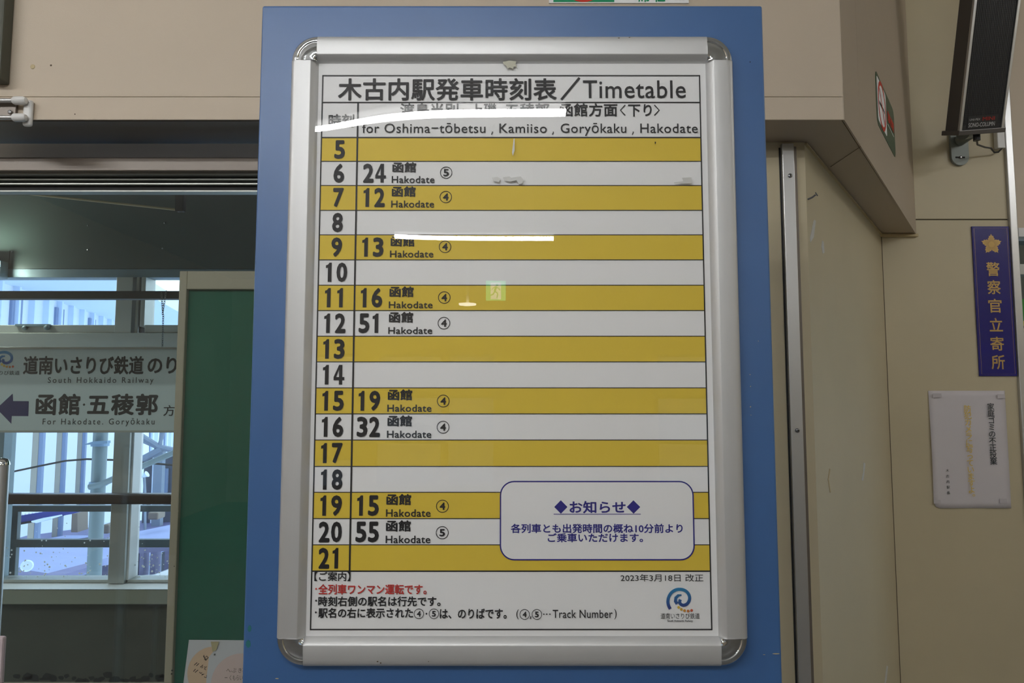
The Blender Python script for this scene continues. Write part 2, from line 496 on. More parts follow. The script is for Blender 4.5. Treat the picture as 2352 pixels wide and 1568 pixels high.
# ================================================================ corridor beyond the glazing
YC = 3.2
b = tag(empty('wall_corridor'), kind='structure')
wx0=xat(-120,800,YC); wx1=.3; wzt=zat(618,YC); wzb=zat(1352,YC)
MB().box(XL-2,.58,YC,YC+.1,wzt,ZC).build('upper_wall', M['dark_wall'], b)
MB().box(XL-2,.58,YC,YC+.1,0,wzb-.0).build('lower_wall', M['dark_wall_low'], b)
MB().box(XL-2,wx0,YC,YC+.1,wzb,wzt).build('pier', M['dark_wall'], b)
MB().box(wx1,.58,YC,YC+.1,wzb,wzt).build('pier', M['dark_wall'], b)
MB().box(.50,.58,YW+.2,YC,0,ZC).build('wall_corridor_end', M['dark_wall'])['kind']='structure'
MB().box(XL-2.1,XL-2,YW+.2,YC,0,ZC).build('wall_corridor_end_far', M['dark_wall'])['kind']='structure'
MB().box(XL-2,.58,YW+.18,YC+.1,2.95,3.0).build('ceiling_corridor', M['dark_wall'])['kind']='structure'
# panel joint and screws on the dark wall
s_=MB()
for (px,py) in ((202,518),(202,573),(373,570),(378,512),(28,578)):
    s_.ball(at(px,py,YC-.001),.004,8,4)
s_.build('screw_heads', M['screw'], b)['kind']='stuff'
MB().box(xat(21,600,YC)-.001,xat(21,600,YC)+.001,YC-.001,YC+.001,wzt,zat(575,YC)).build('joint', M['dk'], b)
# peeling patch low on the wall
pk=MB()
for i in range(26):
    px=40+i*14+random.uniform(-4,4); py=1556+random.uniform(-6,8)
    c=at(px,py,YC-.002); r=random.uniform(.008,.022)
    pk.add([c+Vector((r*1.5*math.cos(2*math.pi*k/7)*random.uniform(.6,1.1),0,r*math.sin(2*math.pi*k/7)*random.uniform(.5,1.1))) for k in range(7)],[tuple(range(7))])
o=pk.build('peeling_paint', M['dk'], b); o['kind']='stuff'
MB().box(XL-2,.5,YC-.004,YC,0.0,zat(1566,YC)).build('plaster_strip', M['wall'], b)

w = tag(empty('window_2'), kind='structure')
def wbar(name,x0,x1,y0,y1,mat='alu_win',d0=.0,d1=.07,bev=.002):
    xa=xat(x0,(y0+y1)/2,YC-d0); xb=xat(x1,(y0+y1)/2,YC-d0)
    MB().box(xa,xb,YC-d0,YC+d1,zat(y1,YC-d0),zat(y0,YC-d0)).build(name,M[mat],w,bevel=bev)
YG=YC+.05
wbar('head_rail',-120,900,616,637,'galv',.0,.08)
wbar('mid_rail',-120,900,764,798,'alu_win',.03,.08)
wbar('sash_rail',-120,266,746,764,'alu_win',.01,.08)
wbar('sash_rail',332,900,746,764,'alu_win',.01,.08)
wbar('mullion',265,303,636,772,'alu_win',.02,.08)
wbar('sash_stile',303,311,636,772,'dk',-.01,.08)
wbar('sash_stile',311,318,636,772,'alu_win',.005,.08)
wbar('sash_stile',318,323,636,772,'dk',-.01,.08)
wbar('sash_stile',323,333,636,750,'alu_win',.01,.08)
wbar('mullion',259,296,795,1340,'alu_win',.02,.08)
wbar('sash_stile',297,306,795,1336,'white_p',.0,.08)
wbar('sash_stile',-14,6,795,1336,'galv',.0,.08)
wbar('bottom_rail',-120,900,1331,1338,'alu_win',.0,.08)
MB().box(wx0,wx1,YC-.10,YC+.02,zat(1353,YC-.10)-.0,zat(1339,YC)-.0).build('sill',M['white_p'],w,bevel=.004)
MB().box(wx0-.3,wx1+.1,YC-.09,YC,zat(1388,YC-.09),zat(1354,YC-.09)).build('sill_apron',M['sill'],w,bevel=.004)
MB().box(xat(-100,800,YG),xat(285,800,YG),YG,YG+.005,zat(1336,YG),wzt).build('pane',M['glass_out'],w)
MB().box(xat(285,800,YG),wx1,YG+.012,YG+.017,zat(1336,YG),wzt).build('pane',M['glass_out'],w)
# latch on the upper sash
l=MB(); zl=zat(752,YC-.03)
l.box(xat(42,752,YC),xat(120,752,YC),YC-.022,YC-.008,zat(750,YC),zat(745,YC))
l.ball(at(56,753,YC-.02),.011); l.ball(at(108,752,YC-.02),.013)
l.build('latch',M['galv'],w)
# rain drops
d=MB()
for i in range(150):
    px=random.uniform(8,388)
    if 255<px<308: continue
    py=1332-abs(random.gauss(0,48))
    d.ball(at(px,py,YG-.001),random.uniform(.0015,.0045)*(1.2 if py>1290 else 1),6,4,(1,.5,1))
o=d.build('rain_drops',solid('water_drop',(.9,.95,1.0),.05,spec=1.0),w); o['kind']='stuff'

# brown handrail inside the corridor
YR=3.08
h=thing('handrail','dark brown handrail running across the lower corridor window','handrail',(-1.5,YR,0))
MB().box(XL-1.9,.48,YR-.02,YR+.03,zat(1157,YR),zat(1133,YR)).build('rail',M['brown'],h,bevel=.008)
for xx in (-5.8,-.7,.42):
    MB().box(xx-.012,xx+.012,YR,YC,zat(1157,YR)-.02,zat(1157,YR)).build('bracket',M['galv'],h)
# outer protective grille of the window
YO=3.42
g_=thing('window_guard','grey steel guard railing standing just outside the corridor window','railing',(-1.5,YO,-.4))
for (y0,y1) in ((1161,1175),(1239,1257)):
    MB().box(-3.4,1.0,YO,YO+.03,zat(y1,YO),zat(y0,YO)).build('rail',M['guard'],g_,bevel=.002)
for px in (-235,20,385+30,640):
    xx=xat(px,1250,YO)
    MB().box(xx-.035,xx+.035,YO+.002,YO+.028,-.4,zat(1165,YO)).build('post',M['guard'],g_,bevel=.002)

# small corridor wall lamp that throws the pool of light
lx=xat(-22,600,YC-.12)
lp=thing('wall_lamp','short fluorescent wall lamp in the corridor beyond the glazing','lamp',(lx,YC-.05,zat(620,YC)))
zl=zat(606,YC-.12)
MB().box(lx-.16,lx+.0,YC-.06,YC-.005,zl-.05,zl+.03).build('housing',M['galv'],lp,bevel=.004)
MB().tube([(lx-.15,YC-.085,zl-.01),(lx-.01,YC-.085,zl-.01)],.012,12).build('tube',emit('small_tube',(.9,1,.88),260),lp)

# diagonal light pipe and dark bracket under the corridor ceiling
YP=2.6
p=thing('sloping_conduit','thin pale conduit sloping down across the dark upper glazing','conduit',at(200,460,YP))
MB().tube([at(-60,432,YP),at(420,483,YP)],.0045,8).build('pipe',M['caulk'],p)
pz=at(415,486,YP)
MB().box(xat(405,460,YP),xat(424,460,YP),YP-.01,YP+.015,pz.z,zat(360,YP)).build('hanger',M['dk'],p,bevel=.003)
MB().box(xat(396,360,YP),xat(433,360,YP),YP-.02,YP+.025,zat(360,YP),2.95).build('hanger_base',M['dk'],p)

# ================================================================ hanging direction sign
YS=2.72
sg=thing('hanging_sign','white hanging direction sign with a navy arrow and black lettering beyond the glazing','sign',at(200,990,YS))
X0=xat(-230,890,YS); X1=xat(640,890,YS); zt=zat(797,YS); zbm=zat(993,YS)
MB().box(X0+.004,X1-.004,YS,YS+.03,zbm+.004,zt-.004).build('face',M['sign_white'],sg)
f=MB()
f.box(X0,X1,YS-.006,YS+.036,zt-.008,zt); f.box(X0,X1,YS-.006,YS+.036,zbm,zbm+.008)
f.box(X0,X0+.008,YS-.006,YS+.036,zbm,zt); f.box(X1-.008,X1,YS-.006,YS+.036,zbm,zt)
f.build('edge_frame',M['alu_win'],sg,bevel=.001)
YT=YS-.0008
k=MB()
lettering(k,'道南いさりび鉄道',53.6,330,817,860,YT,off=.028)
lettering(k,'のりば',339,452,818,858,YT,off=.028)
lettering(k,'South Hokkaido Railway',110,352.6,866,879,YT,spc=1.35,ref='H',off=.002)
lettering(k,'函館',82,184,903.6,953.3,YT,off=.032,spc=1.08)
c=at(193,929,YT); disc(k,c,.0055,4)
lettering(k,'五稜郭',200.8,363,903.6,953.3,YT,off=.032,spc=1.12)
lettering(k,'方面',375.5,430,930,955,YT,off=.01)
lettering(k,'For Hakodate. Goryōkaku',98,355,961,974.5,YT,spc=1.35,ref='H',off=.002)
lettering(k,'道南いさりび鉄道',-52,45,851,861,YT,off=.004)
k.build('lettering',M['sign_ink'],sg)
a=MB(); A=lambda x,y: at(x,y,YT)
a.add([A(-8,938),A(29,903.6),A(30,920.7),A(66,921),A(65,955.4),A(27,955),A(26,973)],[(0,6,5,4,3,2,1)])
a.build('arrow',M['sign_navy'],sg)
def grad_logo(px0,px1,py0,py1,Y,parent,name):
    """wave spiral with a row of dots"""
    mp=px_rect(px0,px1,py0,py1,Y)
    pts=[]; ws=[]
    # outer sweep from lower left, over the top, down the right side and curling inwards
    arc=[(.10,.02),(.03,.18),(.0,.38),(.05,.62),(.17,.82),(.36,.95),(.58,.98),(.78,.92),(.92,.78),(.98,.58),(.95,.40),(.85,.26),(.70,.20),(.57,.26),(.53,.38),(.58,.52)]
    for i in range(len(arc)-1):
        for j in range(3):
            u=j/3
            q=[arc[max(i-1,0)],arc[i],arc[i+1],arc[min(i+2,len(arc)-1)]]
            def cr(k_): return .5*((2*q[1][k_])+(-q[0][k_]+q[2][k_])*u+(2*q[0][k_]-5*q[1][k_]+4*q[2][k_]-q[3][k_])*u*u+(-q[0][k_]+3*q[1][k_]-3*q[2][k_]+q[3][k_])*u**3)
            pts.append(mp(cr(0),cr(1)))
    W=(mp(1,0)-mp(0,0)).length
    m=MB(); stroke(m,pts,W*.14)
    inn=[(.42,.27),(.34,.40),(.36,.56),(.47,.68),(.62,.70)]
    stroke(m,[mp(*p_)+Vector((0,-.00002,0)) for p_ in inn],[W*.15,W*.15,W*.14,W*.12,W*.06])
    mt,t_,bs=newmat('wave_blue'); bs.inputs['Roughness'].default_value=.5
    tc=t_.nodes.new('ShaderNodeTexCoord'); sp=t_.nodes.new('ShaderNodeSeparateXYZ'); t_.links.new(tc.outputs['Generated'],sp.inputs[0])
    cr_=t_.nodes.new('ShaderNodeValToRGB'); cr_.color_ramp.elements[0].color=(*srgb(36,40,130),1); cr_.color_ramp.elements[1].color=(*srgb(30,130,180),1)
    t_.links.new(sp.outputs['Z'],cr_.inputs[0]); t_.links.new(cr_.outputs[0],bs.inputs['Base Color'])
    m.build(name,mt,parent)
    dots=[(.48,.10,'#'),(.60,-.0,''),(.74,-.06,''),(.90,-.08,''),(1.06,-.05,'')]
    cols=[srgb(214,180,60),srgb(216,170,50),srgb(214,150,50),srgb(206,120,50),srgb(200,84,50)]
    for (s,t,_),cc in zip(dots,cols):
        m=MB(); disc(m,mp(s,t)+Vector((0,-.00003,0)),W*.062,14); m.build('dot',solid('dot_ink',cc,.5),parent)
grad_logo(-16,28,808,840,YT,sg,'wave_emblem')
# chain and its mounting rail
rl=thing('sign_rail','dark horizontal steel rail carrying the chain of the hanging sign','rail',at(200,690,YS+.02))
MB().box(-6.1,.49,YS-.002,YS+.04,zat(686,YS),zat(668,YS)).build('bar',solid('dark_rail_steel',srgb(58,62,62),.5),rl,bevel=.002)
def chain(pa,pb,parent,n,mat):
    pa,pb=Vector(pa),Vector(pb); L=(pb-pa)/n; ll=L.length
    for i in range(n):
        m=MB(); c=pa+L*(i+.5); ax=Vector((1,0,0)) if i%2 else Vector((.3,1,0)).normalized()
        u=L.normalized(); pts=[c+u*math.cos(a_)*ll*.68+ax*math.sin(a_)*ll*.33 for a_ in [2*math.pi*k/10 for k in range(11)]]
        m.tube(pts,ll*.13,5,False); m.build('link',mat,parent)
ch=thing('sign_chain','thin steel chain looped over the dark rail above the hanging sign','chain',at(375,795,YS))
chain(at(382,668,YS-.008),at(373,722,YS-.008),ch,11,M['alu_win'])
chain(at(371,672,YS-.008),at(374,722,YS-.008),ch,10,M['alu_win'])
chain(at(375,722,YS-.008),at(373,797,YS-.004),ch,15,M['galv'])
ch2=thing('sign_chain','steel chain at the far end of the hanging sign behind the blue board','chain',at(600,795,YS))
chain(at(600,668,YS-.008),at(600,797,YS-.004),ch2,24,M['galv'])

# ================================================================ green notice board behind the glass
YN=1.70
nb=thing('notice_board','green felt notice board with a beige frame, standing behind the glazing','board',(xat(600,900,YN),YN,0))
xl=xat(394,1100,YN); xr=xat(980,1100,YN); zt=zat(622,YN); z1=.55
fw=xat(414,1100,YN)-xl
MB().box(xl,xl+fw*.9,YN,YN+.03,z1,zt).build('side_rail',M['board_frame'],nb,bevel=.002)
MB().box(xr-fw,xr,YN,YN+.03,z1,zt).build('side_rail',M['board_frame'],nb,bevel=.002)
MB().box(xl+fw*.9,xr-fw,YN,YN+.03,zat(664,YN),zt).build('top_rail',M['board_frame'],nb,bevel=.002)
MB().box(xl+fw*.9,xr-fw,YN,YN+.03,z1,z1+.03).build('bottom_rail',M['board_frame'],nb,bevel=.002)
MB().box(xl+fw*.9,xr-fw,YN+.012,YN+.026,z1+.03,zat(664,YN)).build('felt_panel',M['green_board'],nb)
for xx in (xl+.02,xr-.03): MB().box(xx-.012,xx+.012,YN+.006,YN+.026,0,z1).build('leg',M['board_frame'],nb)
for i,(px,py) in enumerate(((395,1539),(394,1547),(400,1300))):
    m=MB(); m.ball(at(px,py,YN-.0005),.0019 if i<2 else .0012,8,4); m.build('screw_hole',M['dk'],nb)
# the two papers pinned on it
YQ=YN+.0095
pt=thing('paper_sheet','white sheet with a peach circle and handwriting, low on the green board','paper',at(460,1568,YQ))
P=lambda x,y,d=0: at(x,y,YQ-d)
MB().slab([P(434,1469),P(560,1470),P(556,1640),P(412,1640)],(0,.0006,0)).build('sheet',M['note'],pt)
m=MB(); c=P(489,1545,.0004); disc(m,c,xat(548,1545,YQ)-c.x,32); m.build('circle_print',M['peach'],pt)
m=MB()
w_=.0016
for ln in [[(468,1504),(470,1511),(475,1506),(478,1510)],[(467,1506),(473,1516)],[(474,1512),(469,1514),(473,1516),(478,1510)],
           [(446,1527),(453,1521)],[(451,1529),(457,1523)],[(460,1532),(466,1526),(464,1534)],[(468,1532),(475,1530),(469,1536),(473,1538)],
           [(444,1542),(449,1536)],[(448,1544),(455,1538)],[(458,1543),(461,1546),(464,1544)],[(463,1550),(469,1547),(464,1548)],[(469,1554),(474,1556),(475,1550)]]:
    stroke(m,[P(x,y,.0008) for x,y in ln],w_)
m.build('handwriting',M['ink'],pt)
pt=thing('paper_sheet','torn-edged white sheet with a pink circle, overlapping the handwritten sheet','paper',at(520,1568,YQ-.004))
P2=lambda x,y,d=0: at(x,y,YQ-.002-d)
MB().slab([P2(502,1474),P2(620,1472),P2(620,1640),P2(470,1640),P2(474,1560),P2(480,1508),P2(490,1496),P2(498,1488)],(0,.0006,0)).build('sheet',M['note'],pt)
m=MB(); c=P2(553,1571,.0004); disc(m,c,xat(622,1571,YQ-.002)-c.x,36); m.build('circle_print',M['pink'],pt)
m=MB()
lettering(m,'へ-ぷ き事',520,566,1533,1545,YQ-.0028); lettering(m,'ー くもらい置く',516,572,1550,1562,YQ-.0028)
m.build('small_writing',M['seam'],pt)
m=MB(); m.ball(P2(493,1502.5,.002),.0022,8,5); m.build('pin',M['screw'],pt)
m=MB(); m.slab([P2(484,1473,.003),P2(503,1473,.003),P2(497,1492,.003),P2(488,1497,.001)],(0,.0004,0)); m.build('tape',M['caulk'],pt)

# ================================================================ bracket and post on the left
YK=YH
bk=thing('rail_bracket','metal bracket with two white capped rods on the beige wall','bracket',at(30,285,YK))
# geometry stands off the beige wall
MB().box(xat(-60,255,YK),xat(42,255,YK),YK-.008,YK-.0005,zat(282,YK),zat(230,YK)).build('plate',M['dk_taupe'],bk,bevel=.001)
def curve_plate():
    m=MB(); xa=xat(44,255,YK-.02); xb=xat(65,255,YK-.02); zt_=zat(224,YK-.02); zb_=zat(285,YK-.02)
    m.box(xa,xb,YK-.012,YK-.0005,zb_,zt_)
    return m
curve_plate().build('end_plate',M['white_p'],bk,bevel=.008,seg=4)
for y in (231,270):
    MB().tube([at(-60,y,YK-.02),at(36,y,YK-.02)],.0045,14).build('rod',M['alu_dull'],bk,smooth=True)
    MB().tube([at(31,y-.3,YK-.02),at(34,y,YK-.02),at(54,y,YK-.02),at(60,y,YK-.02),at(62,y,YK-.02)],[.0075,.0088,.0088,.0065,.002],16).build('cap',M['white_p'],bk,smooth=True)
m=MB(); m.ball(at(22,257,YK-.011),.0045,12,6,(1,.5,1)); m.build('screw',M['screw'],bk)
# narrow grey-green strip at the upper left edge
m=MB().box(xat(-60,90,YK-.03),xat(5,90,YK-.03),YK-.03,YK-.0005,zat(182,YK-.03),ZC); o=m.build('trim_2',M['dark_wall_low'],None,bevel=.004); o['kind']='structure'
YPP=1.40
ps=thing('guide_post','slim steel post with a rounded chrome top before the glazing','post',(xat(-2,1300,YPP),YPP,0))
xx=xat(-2,1200,YPP)
MB().tube([(xx,YPP,0.01),(xx,YPP,zat(1066,YPP))],.0125,20).build('tube',M['alu_dull'],ps,smooth=True)
MB().tube([(xx,YPP,zat(1067,YPP)),(xx,YPP,zat(1060,YPP)),(xx,YPP,zat(1054,YPP)),(xx,YPP,zat(1051,YPP))],[.0135,.0130,.009,.003],20).build('cap',M['chrome'],ps,smooth=True)
MB().tube([(xx,YPP,0.0),(xx,YPP,.015)],.06,28).build('base',M['alu_dull'],ps,smooth=True)
YPK=1.30
xx=xat(-46,1490,YPK)
pk_=thing('card_holder','pale pinkish plastic card edge just before the glazing, low by the steel post','card',(xx,YPK,0))
MB().box(xx-.03,xat(5,1490,YPK),YPK,YPK+.012,zat(1640,YPK),zat(1463,YPK)).build('card',solid('pale_pink',srgb(214,196,200),.5),pk_,bevel=.004)
MB().box(xx-.012,xx-.002,YPK,YPK+.01,.01,zat(1640,YPK)).build('stand',M['alu_dull'],pk_)
MB().box(xx-.09,xx+.02,YPK-.09,YPK+.012,0,.012).build('foot',M['alu_dull'],pk_)

# small marks on the beige header: plugged holes
for (px,py,r) in ((75,153,.0055),(117,150,.0022),(172,262,.0014)):
    m=MB(); c=at(px,py,YH-.0004); m.ball(c,r,9,4,(1,.25,1)); o=m.build('wall_plug',M['seam'] if r<.003 else M['caulk'],None)
    tag(o,{.0055:'crumbled plugged hole in the beige wall above the bracket',.0022:'small dark screw hole beside the crumbled plug',.0014:'tiny dark pinhole low on the beige wall'}[r],'hole')

# ================================================================ blue display board
YPAN=1.002
bx0=(xat(600,17,YPAN)+xat(557,1568,YPAN))/2; bx1=(xat(1749,8,YPAN)+xat(1800,1568,YPAN))/2; bzt=zat(12,YPAN)
bd=thing('display_board','tall blue enamelled steel board carrying the framed timetable','board',(0,YPAN,0))
MB().box(bx0,bx1,YPAN,YPAN+.024,.06,bzt).build('panel',M['blue'],bd,bevel=.0035,seg=4)
for xx in (bx0+.03,bx1-.07):
    MB().box(xx,xx+.04,YPAN+.0005,YPAN+.30,0,.0595).build('foot',M['dk_taupe'],bd,bevel=.004)
    MB().box(xx+.004,xx+.036,YPAN+.024,YPAN+.05,.03,bzt-.05).build('upright',M['alu_dull'],bd,bevel=.003)
# chips and scuffs in the enamel
for pts in ([(564,1449),(571,1440),(576,1444),(571,1452)],):
    pass
def chip(px,py,w,h,mat):
    m=MB(); c=at(px,py,YPAN-.0003); n=7
    m.slab([c+Vector((w*math.cos(2*math.pi*k/n)*random.uniform(.7,1.1),0,h*math.sin(2*math.pi*k/n)*random.uniform(.7,1.1))) for k in range(n)],(0,.0004,0))
    m.build('enamel_chip',mat,bd)
M['teal']=solid('teal_smear',srgb(40,110,110),.5)
chip(571,1478,.004,.006,M['teal']); chip(573,1443,.003,.006,M['teal'])
for (x,y,w,h) in ((1783,1501,.006,.0008),(1723,860,.001,.0006),(1724,887,.0008,.0008),(1724,934,.0012,.0008),(1725,953,.0006,.0006),(1742,783,.0004,.0008),(1755,1503,.002,.0004),(636,1558,.003,.0008)):
    chip(x,y,w,h,M['caulk'])
chip(1723,142,.0009,.0009,M['ink'])

# ================================================================ snap frame
fr=thing('snap_frame','silver aluminium snap frame with chrome corners on the blue board','frame',(0,YPAN,zat(1535,YPAN)))
YR_=YPAN-.013
ox0=(xat(666,140,YR_)+xat(632,1460,YR_))/2; ox1=(xat(1689,140,YR_)+xat(1718,1460,YR_))/2
ozt=zat(79,YR_); ozb=zat(1534,YR_)
PR=[(0,0),(0,.0045),(.0009,.0080),(.0030,.0110),(.0065,.0126),(.0105,.0132),(.0300,.0140),(.0315,.0136),(.0395,.0032),(.0400,.0005),(.0400,0)]
RC=.0395
def rail(side):
    m=MB(); n=len(PR)
    if side in('left','right'):
        L0,L1=ozb+RC,ozt-RC
    else: L0,L1=ox0+RC,ox1-RC
    rings=[]
    for end in (0,1):
        r=[]
        for (s,d) in PR:
            e=max(0,s-.0315)*1.0
            t=(L0+e*.0) if end==0 else (L1-e*.0)
            if s>.0315:
                t = (L0 + (s-RC)) if end==0 else (L1-(s-RC))
            Y=YPAN-d
            if side=='left': p=(ox0+s,Y,t)
            elif side=='right': p=(ox1-s,Y,t)
            elif side=='top': p=(t,Y,ozt-s)
            else: p=(t,Y,ozb+s)
            r.append(p)
        rings.append(r)
    vs=rings[0]+rings[1]
    fs=[(i,(i+1)%n,n+(i+1)%n,n+i) for i in range(n)]+[tuple(range(n)),tuple(range(n,2*n))[::-1]]
    m.add(vs,fs)
    return m.build('frame_rail',M['alu_v'] if side in('left','right') else M['alu_h'],fr,smooth=True)
for s in ('left','right','top','bottom'): rail(s)
CP=[(0.0,.0),(0.0,.0046),(.0010,.0086),(.0032,.0118),(.0068,.0136),(.0100,.0132),(.0112,.0118),(.0122,.0120),(.0150,.0136),(.0200,.0146),(.0270,.0150),(.0330,.0146),(.0372,.0132),(.0392,.0110)]
def cap(cx,cz,a0):
    m=MB(); N=18; R=RC
    for i in range(N+1):
        a=a0+math.pi/2*i/N
        for (s,d) in CP:
            m.v.append(Vector((cx+(R-s)*math.cos(a),YPAN-d,cz+(R-s)*math.sin(a))))
    k=len(CP)
    m.v.append(Vector((cx,YPAN-.010,cz)))
    m.v.append(Vector((cx,YPAN,cz)))
    c1=len(m.v)-2; c2=len(m.v)-1
    for i in range(N):
        for j in range(k-1): m.f.append((i*k+j,(i+1)*k+j,(i+1)*k+j+1,i*k+j+1))
        m.f.append((i*k+k-1,(i+1)*k+k-1,c1))
    for i in (0,N): m.f.append(tuple(i*k+j for j in range(k))+(c1,c2))
    return m.build('corner_cap',M['chrome'],fr,smooth=True)
cap(ox0+RC,ozt-RC,math.pi/2); cap(ox1-RC,ozt-RC,0); cap(ox0+RC,ozb+RC,math.pi); cap(ox1-RC,ozb+RC,1.5*math.pi)
# scuffs on the bottom and top rails
def scuff(px,py,w,h,Y,mat=M['seam']):
    m=MB(); c=at(px,py,Y); n=6
    m.slab([c+Vector((w*math.cos(2*math.pi*k/n)*random.uniform(.5,1.1),0,h*math.sin(2*math.pi*k/n)*random.uniform(.5,1.1))) for k in range(n)],(0,.0004,0)); m.build('scuff',mat,fr)
for (x,y,w,h) in ((867,1519,.0012,.0012),(874,1522,.0018,.0010),(1422,87,.0020,.0006),(1446,86,.0014,.0008),(984,1519,.001,.0006)):
    scuff(x,y,w,h,YPAN-.0144)
# clear cover sheet, slightly bowed
ix0,ix1,iz0,iz1=ox0+.037,ox1-.037,ozb+.037,ozt-.037
def bow(u,v):
    """u,v in 0..1 across and up the sheet; returns how far it bulges (metres)"""
    e=math.exp(-(u/.15)**1.3)
    top=e*(-.021*(v-.90)-.0*(v-.9)**2)*math.exp(-((v-.93)/.16)**2)
    gen=.00065*math.sin(math.pi*u)*math.sin(math.pi*v)
    low=.0012*math.exp(-((u-.30)/.22)**2)*((v-.69))*math.exp(-((v-.69)/.05)**2)*0
    return top+gen
def sheet():
    m=MB(); NU,NV=72,96
    for j in range(NV+1):
        for i in range(NU+1):
            u,v=i/NU,j/NV
            m.v.append(Vector((ix0+(ix1-ix0)*u,YPAN-.0052-bow(u,v),iz0+(iz1-iz0)*v)))
    for j in range(NV):
        for i in range(NU):
            a=j*(NU+1)+i; m.f.append((a,a+1,a+NU+2,a+NU+1))
    o=m.build('clear_cover',M['acrylic'],fr)
    for f in o.data.polygons: f.use_smooth=True
    return o
sheet()
def residue(pts,mat,name='tape_residue'):
    m=MB(); m.slab([at(x,y,YPAN-.0062) for x,y in pts],(0,.0003,0)); m.build(name,mat,fr)
residue([(1155,142),(1170,139),(1186,141),(1184,147),(1187,152),(1180,153),(1178,158),(1171,155),(1166,158),(1162,150),(1157,148)],M['glue'],'glue_spot')
residue([(1131,408),(1142,406),(1150,410),(1146,418),(1134,416)],M['tape'])
residue([(1156,407),(1170,405),(1174,408),(1196,405),(1202,412),(1200,421),(1192,423),(1186,414),(1172,417),(1158,414)],M['tape'])
residue([(1567,408),(1588,407),(1589,421),(1549,421),(1548,419),(1570,416)],M['tape'])
residue([(1180,318),(1182,318),(1182,345),(1178,358),(1176,350)],M['tape'])
residue([(1504,325),(1507,326),(1506,331),(1504,329)],M['ink'],'speck')

# ================================================================ timetable poster
po=thing('timetable_poster','white and yellow train timetable poster behind the clear cover of the silver frame','poster',(0,1.0,ozb+.036))
MB().box(ox0+.034,ox1-.034,1.0,1.0012,ozb+.034,ozt-.034).build('sheet',M['paper'],po)
def XL_(y): return 746+(713.5-746)*(y-176)/(1445-176)
def XR_(y): return 1606+(1628.5-1606)*(y-176)/(1445-176)
X0=(xat(743.0,400,1)+xat(716.5,1200,1)+xat(723.6,800,1))/3; X1=(xat(1611.5,400,1)+xat(1627,1200,1)+xat(1622.5,800,1))/3
XD=(xat(825.5,236,1)+xat(802.5,1305,1)+xat(811,800,1))/3
LW=.0019
rows=[316,370.5,426,483,539.3,596.7,654.7,713,771.8,830.7,890.4,950,1010,1070.5,1130,1190.3,1250.5,1311]
Zr=[zat(y,1.0) for y in rows]
ZT,ZB_=zat(174,1),zat(1445,1); ZHD=zat(235.5,1)
m=MB()
for i in range(0,17,2): flatw(m,X0,X1,Zr[i+1],Zr[i],.99975)
# split the bands one by one
del m
for i in range(0,17,2):
    m=MB(); flatw(m,X0,X1,Zr[i+1],Zr[i],.99975); m.build('yellow_band',M['yellow'],po)
YL=.9995
m=MB()
flatw(m,X0-LW/2,X0+LW/2,ZB_-LW/2,ZT+LW/2,YL); flatw(m,X1-LW/2,X1+LW/2,ZB_-LW/2,ZT+LW/2,YL)
flatw(m,X0,X1,ZT-LW/2,ZT+LW/2,YL); flatw(m,X0,X1,ZB_-LW/2,ZB_+LW/2,YL)
flatw(m,X0,X1,ZHD-LW/2,ZHD+LW/2,YL-.0001); flatw(m,XD-LW*.75,XD+LW*.6,Zr[-1],ZHD,YL-.0002)
for i,z in enumerate(Zr):
    w=LW if i in (0,17) else LW*.62
    flatw(m,X0,X1,z-w/2,z+w/2,YL-.0001)
m.build('ruled_lines',M['ink'],po)
YT=.9992
def txt(s,x0,x1,yt,yb,name='lettering',mat='ink',off=.0,spc=1.0,ref=None):
    m=MB(); lettering(m,s,x0,x1,yt,yb,YT,off,spc,ref); return m.build(name,M[mat],po)
# title and heading
txt('木古内駅発車時刻表',776.4,1278.5,179.5,231,'title_lettering',off=.022,spc=1.03)
m=MB(); stroke(m,[at(1289,229,YT),at(1331,178.5,YT)],.0036); m.build('title_lettering',M['ink'],po)
txt('Timetable',1339,1575,184.5,225.5,'title_lettering',off=.006,spc=1.06)
m=MB()
lettering(m,'渡島当別',919,1053,237,267.6,YT,.022,1.03)
lettering(m,'上磯',1081,1140,237,267.6,YT,.022,1.03)
lettering(m,'五稜郭',1160,1262,237,267.6,YT,.022,1.03)
lettering(m,'函館方面',1286,1418,237,267.6,YT,.022,1.03)
lettering(m,'下り',1442.5,1497,239,267.6,YT,.022,1.03)
for x in (1064,1152,1272): disc(m,at(x,253,YT),.0017,10)
stroke(m,[at(1436,241,YT),at(1425,253,YT),at(1436,265,YT)],.0018); stroke(m,[at(1503,241,YT),at(1514,253,YT),at(1503,265,YT)],.0018)
m.build('heading_lettering',M['ink'],po)
m=MB()
for s,a,b_,top in (('for',832,871,0),('Oshima−tōbetsu',883,1115,0),('Kamiiso',1147,1256,0),('Goryōkaku',1287.7,1438.5,0),('Hakodate',1470.6,1602.5,0)):
    lettering(m,s,a,b_,283.7,305,YT,.004,1.06,ref='H')
for x in (1130,1270,1453.5): stroke(m,[at(x+1,302,YT),at(x+.8,305,YT),at(x-1.4,309,YT)],.0014)
m.build('heading_lettering',M['ink'],po)
txt('時刻',754.5,813.5,262,292,'heading_lettering',off=.022)
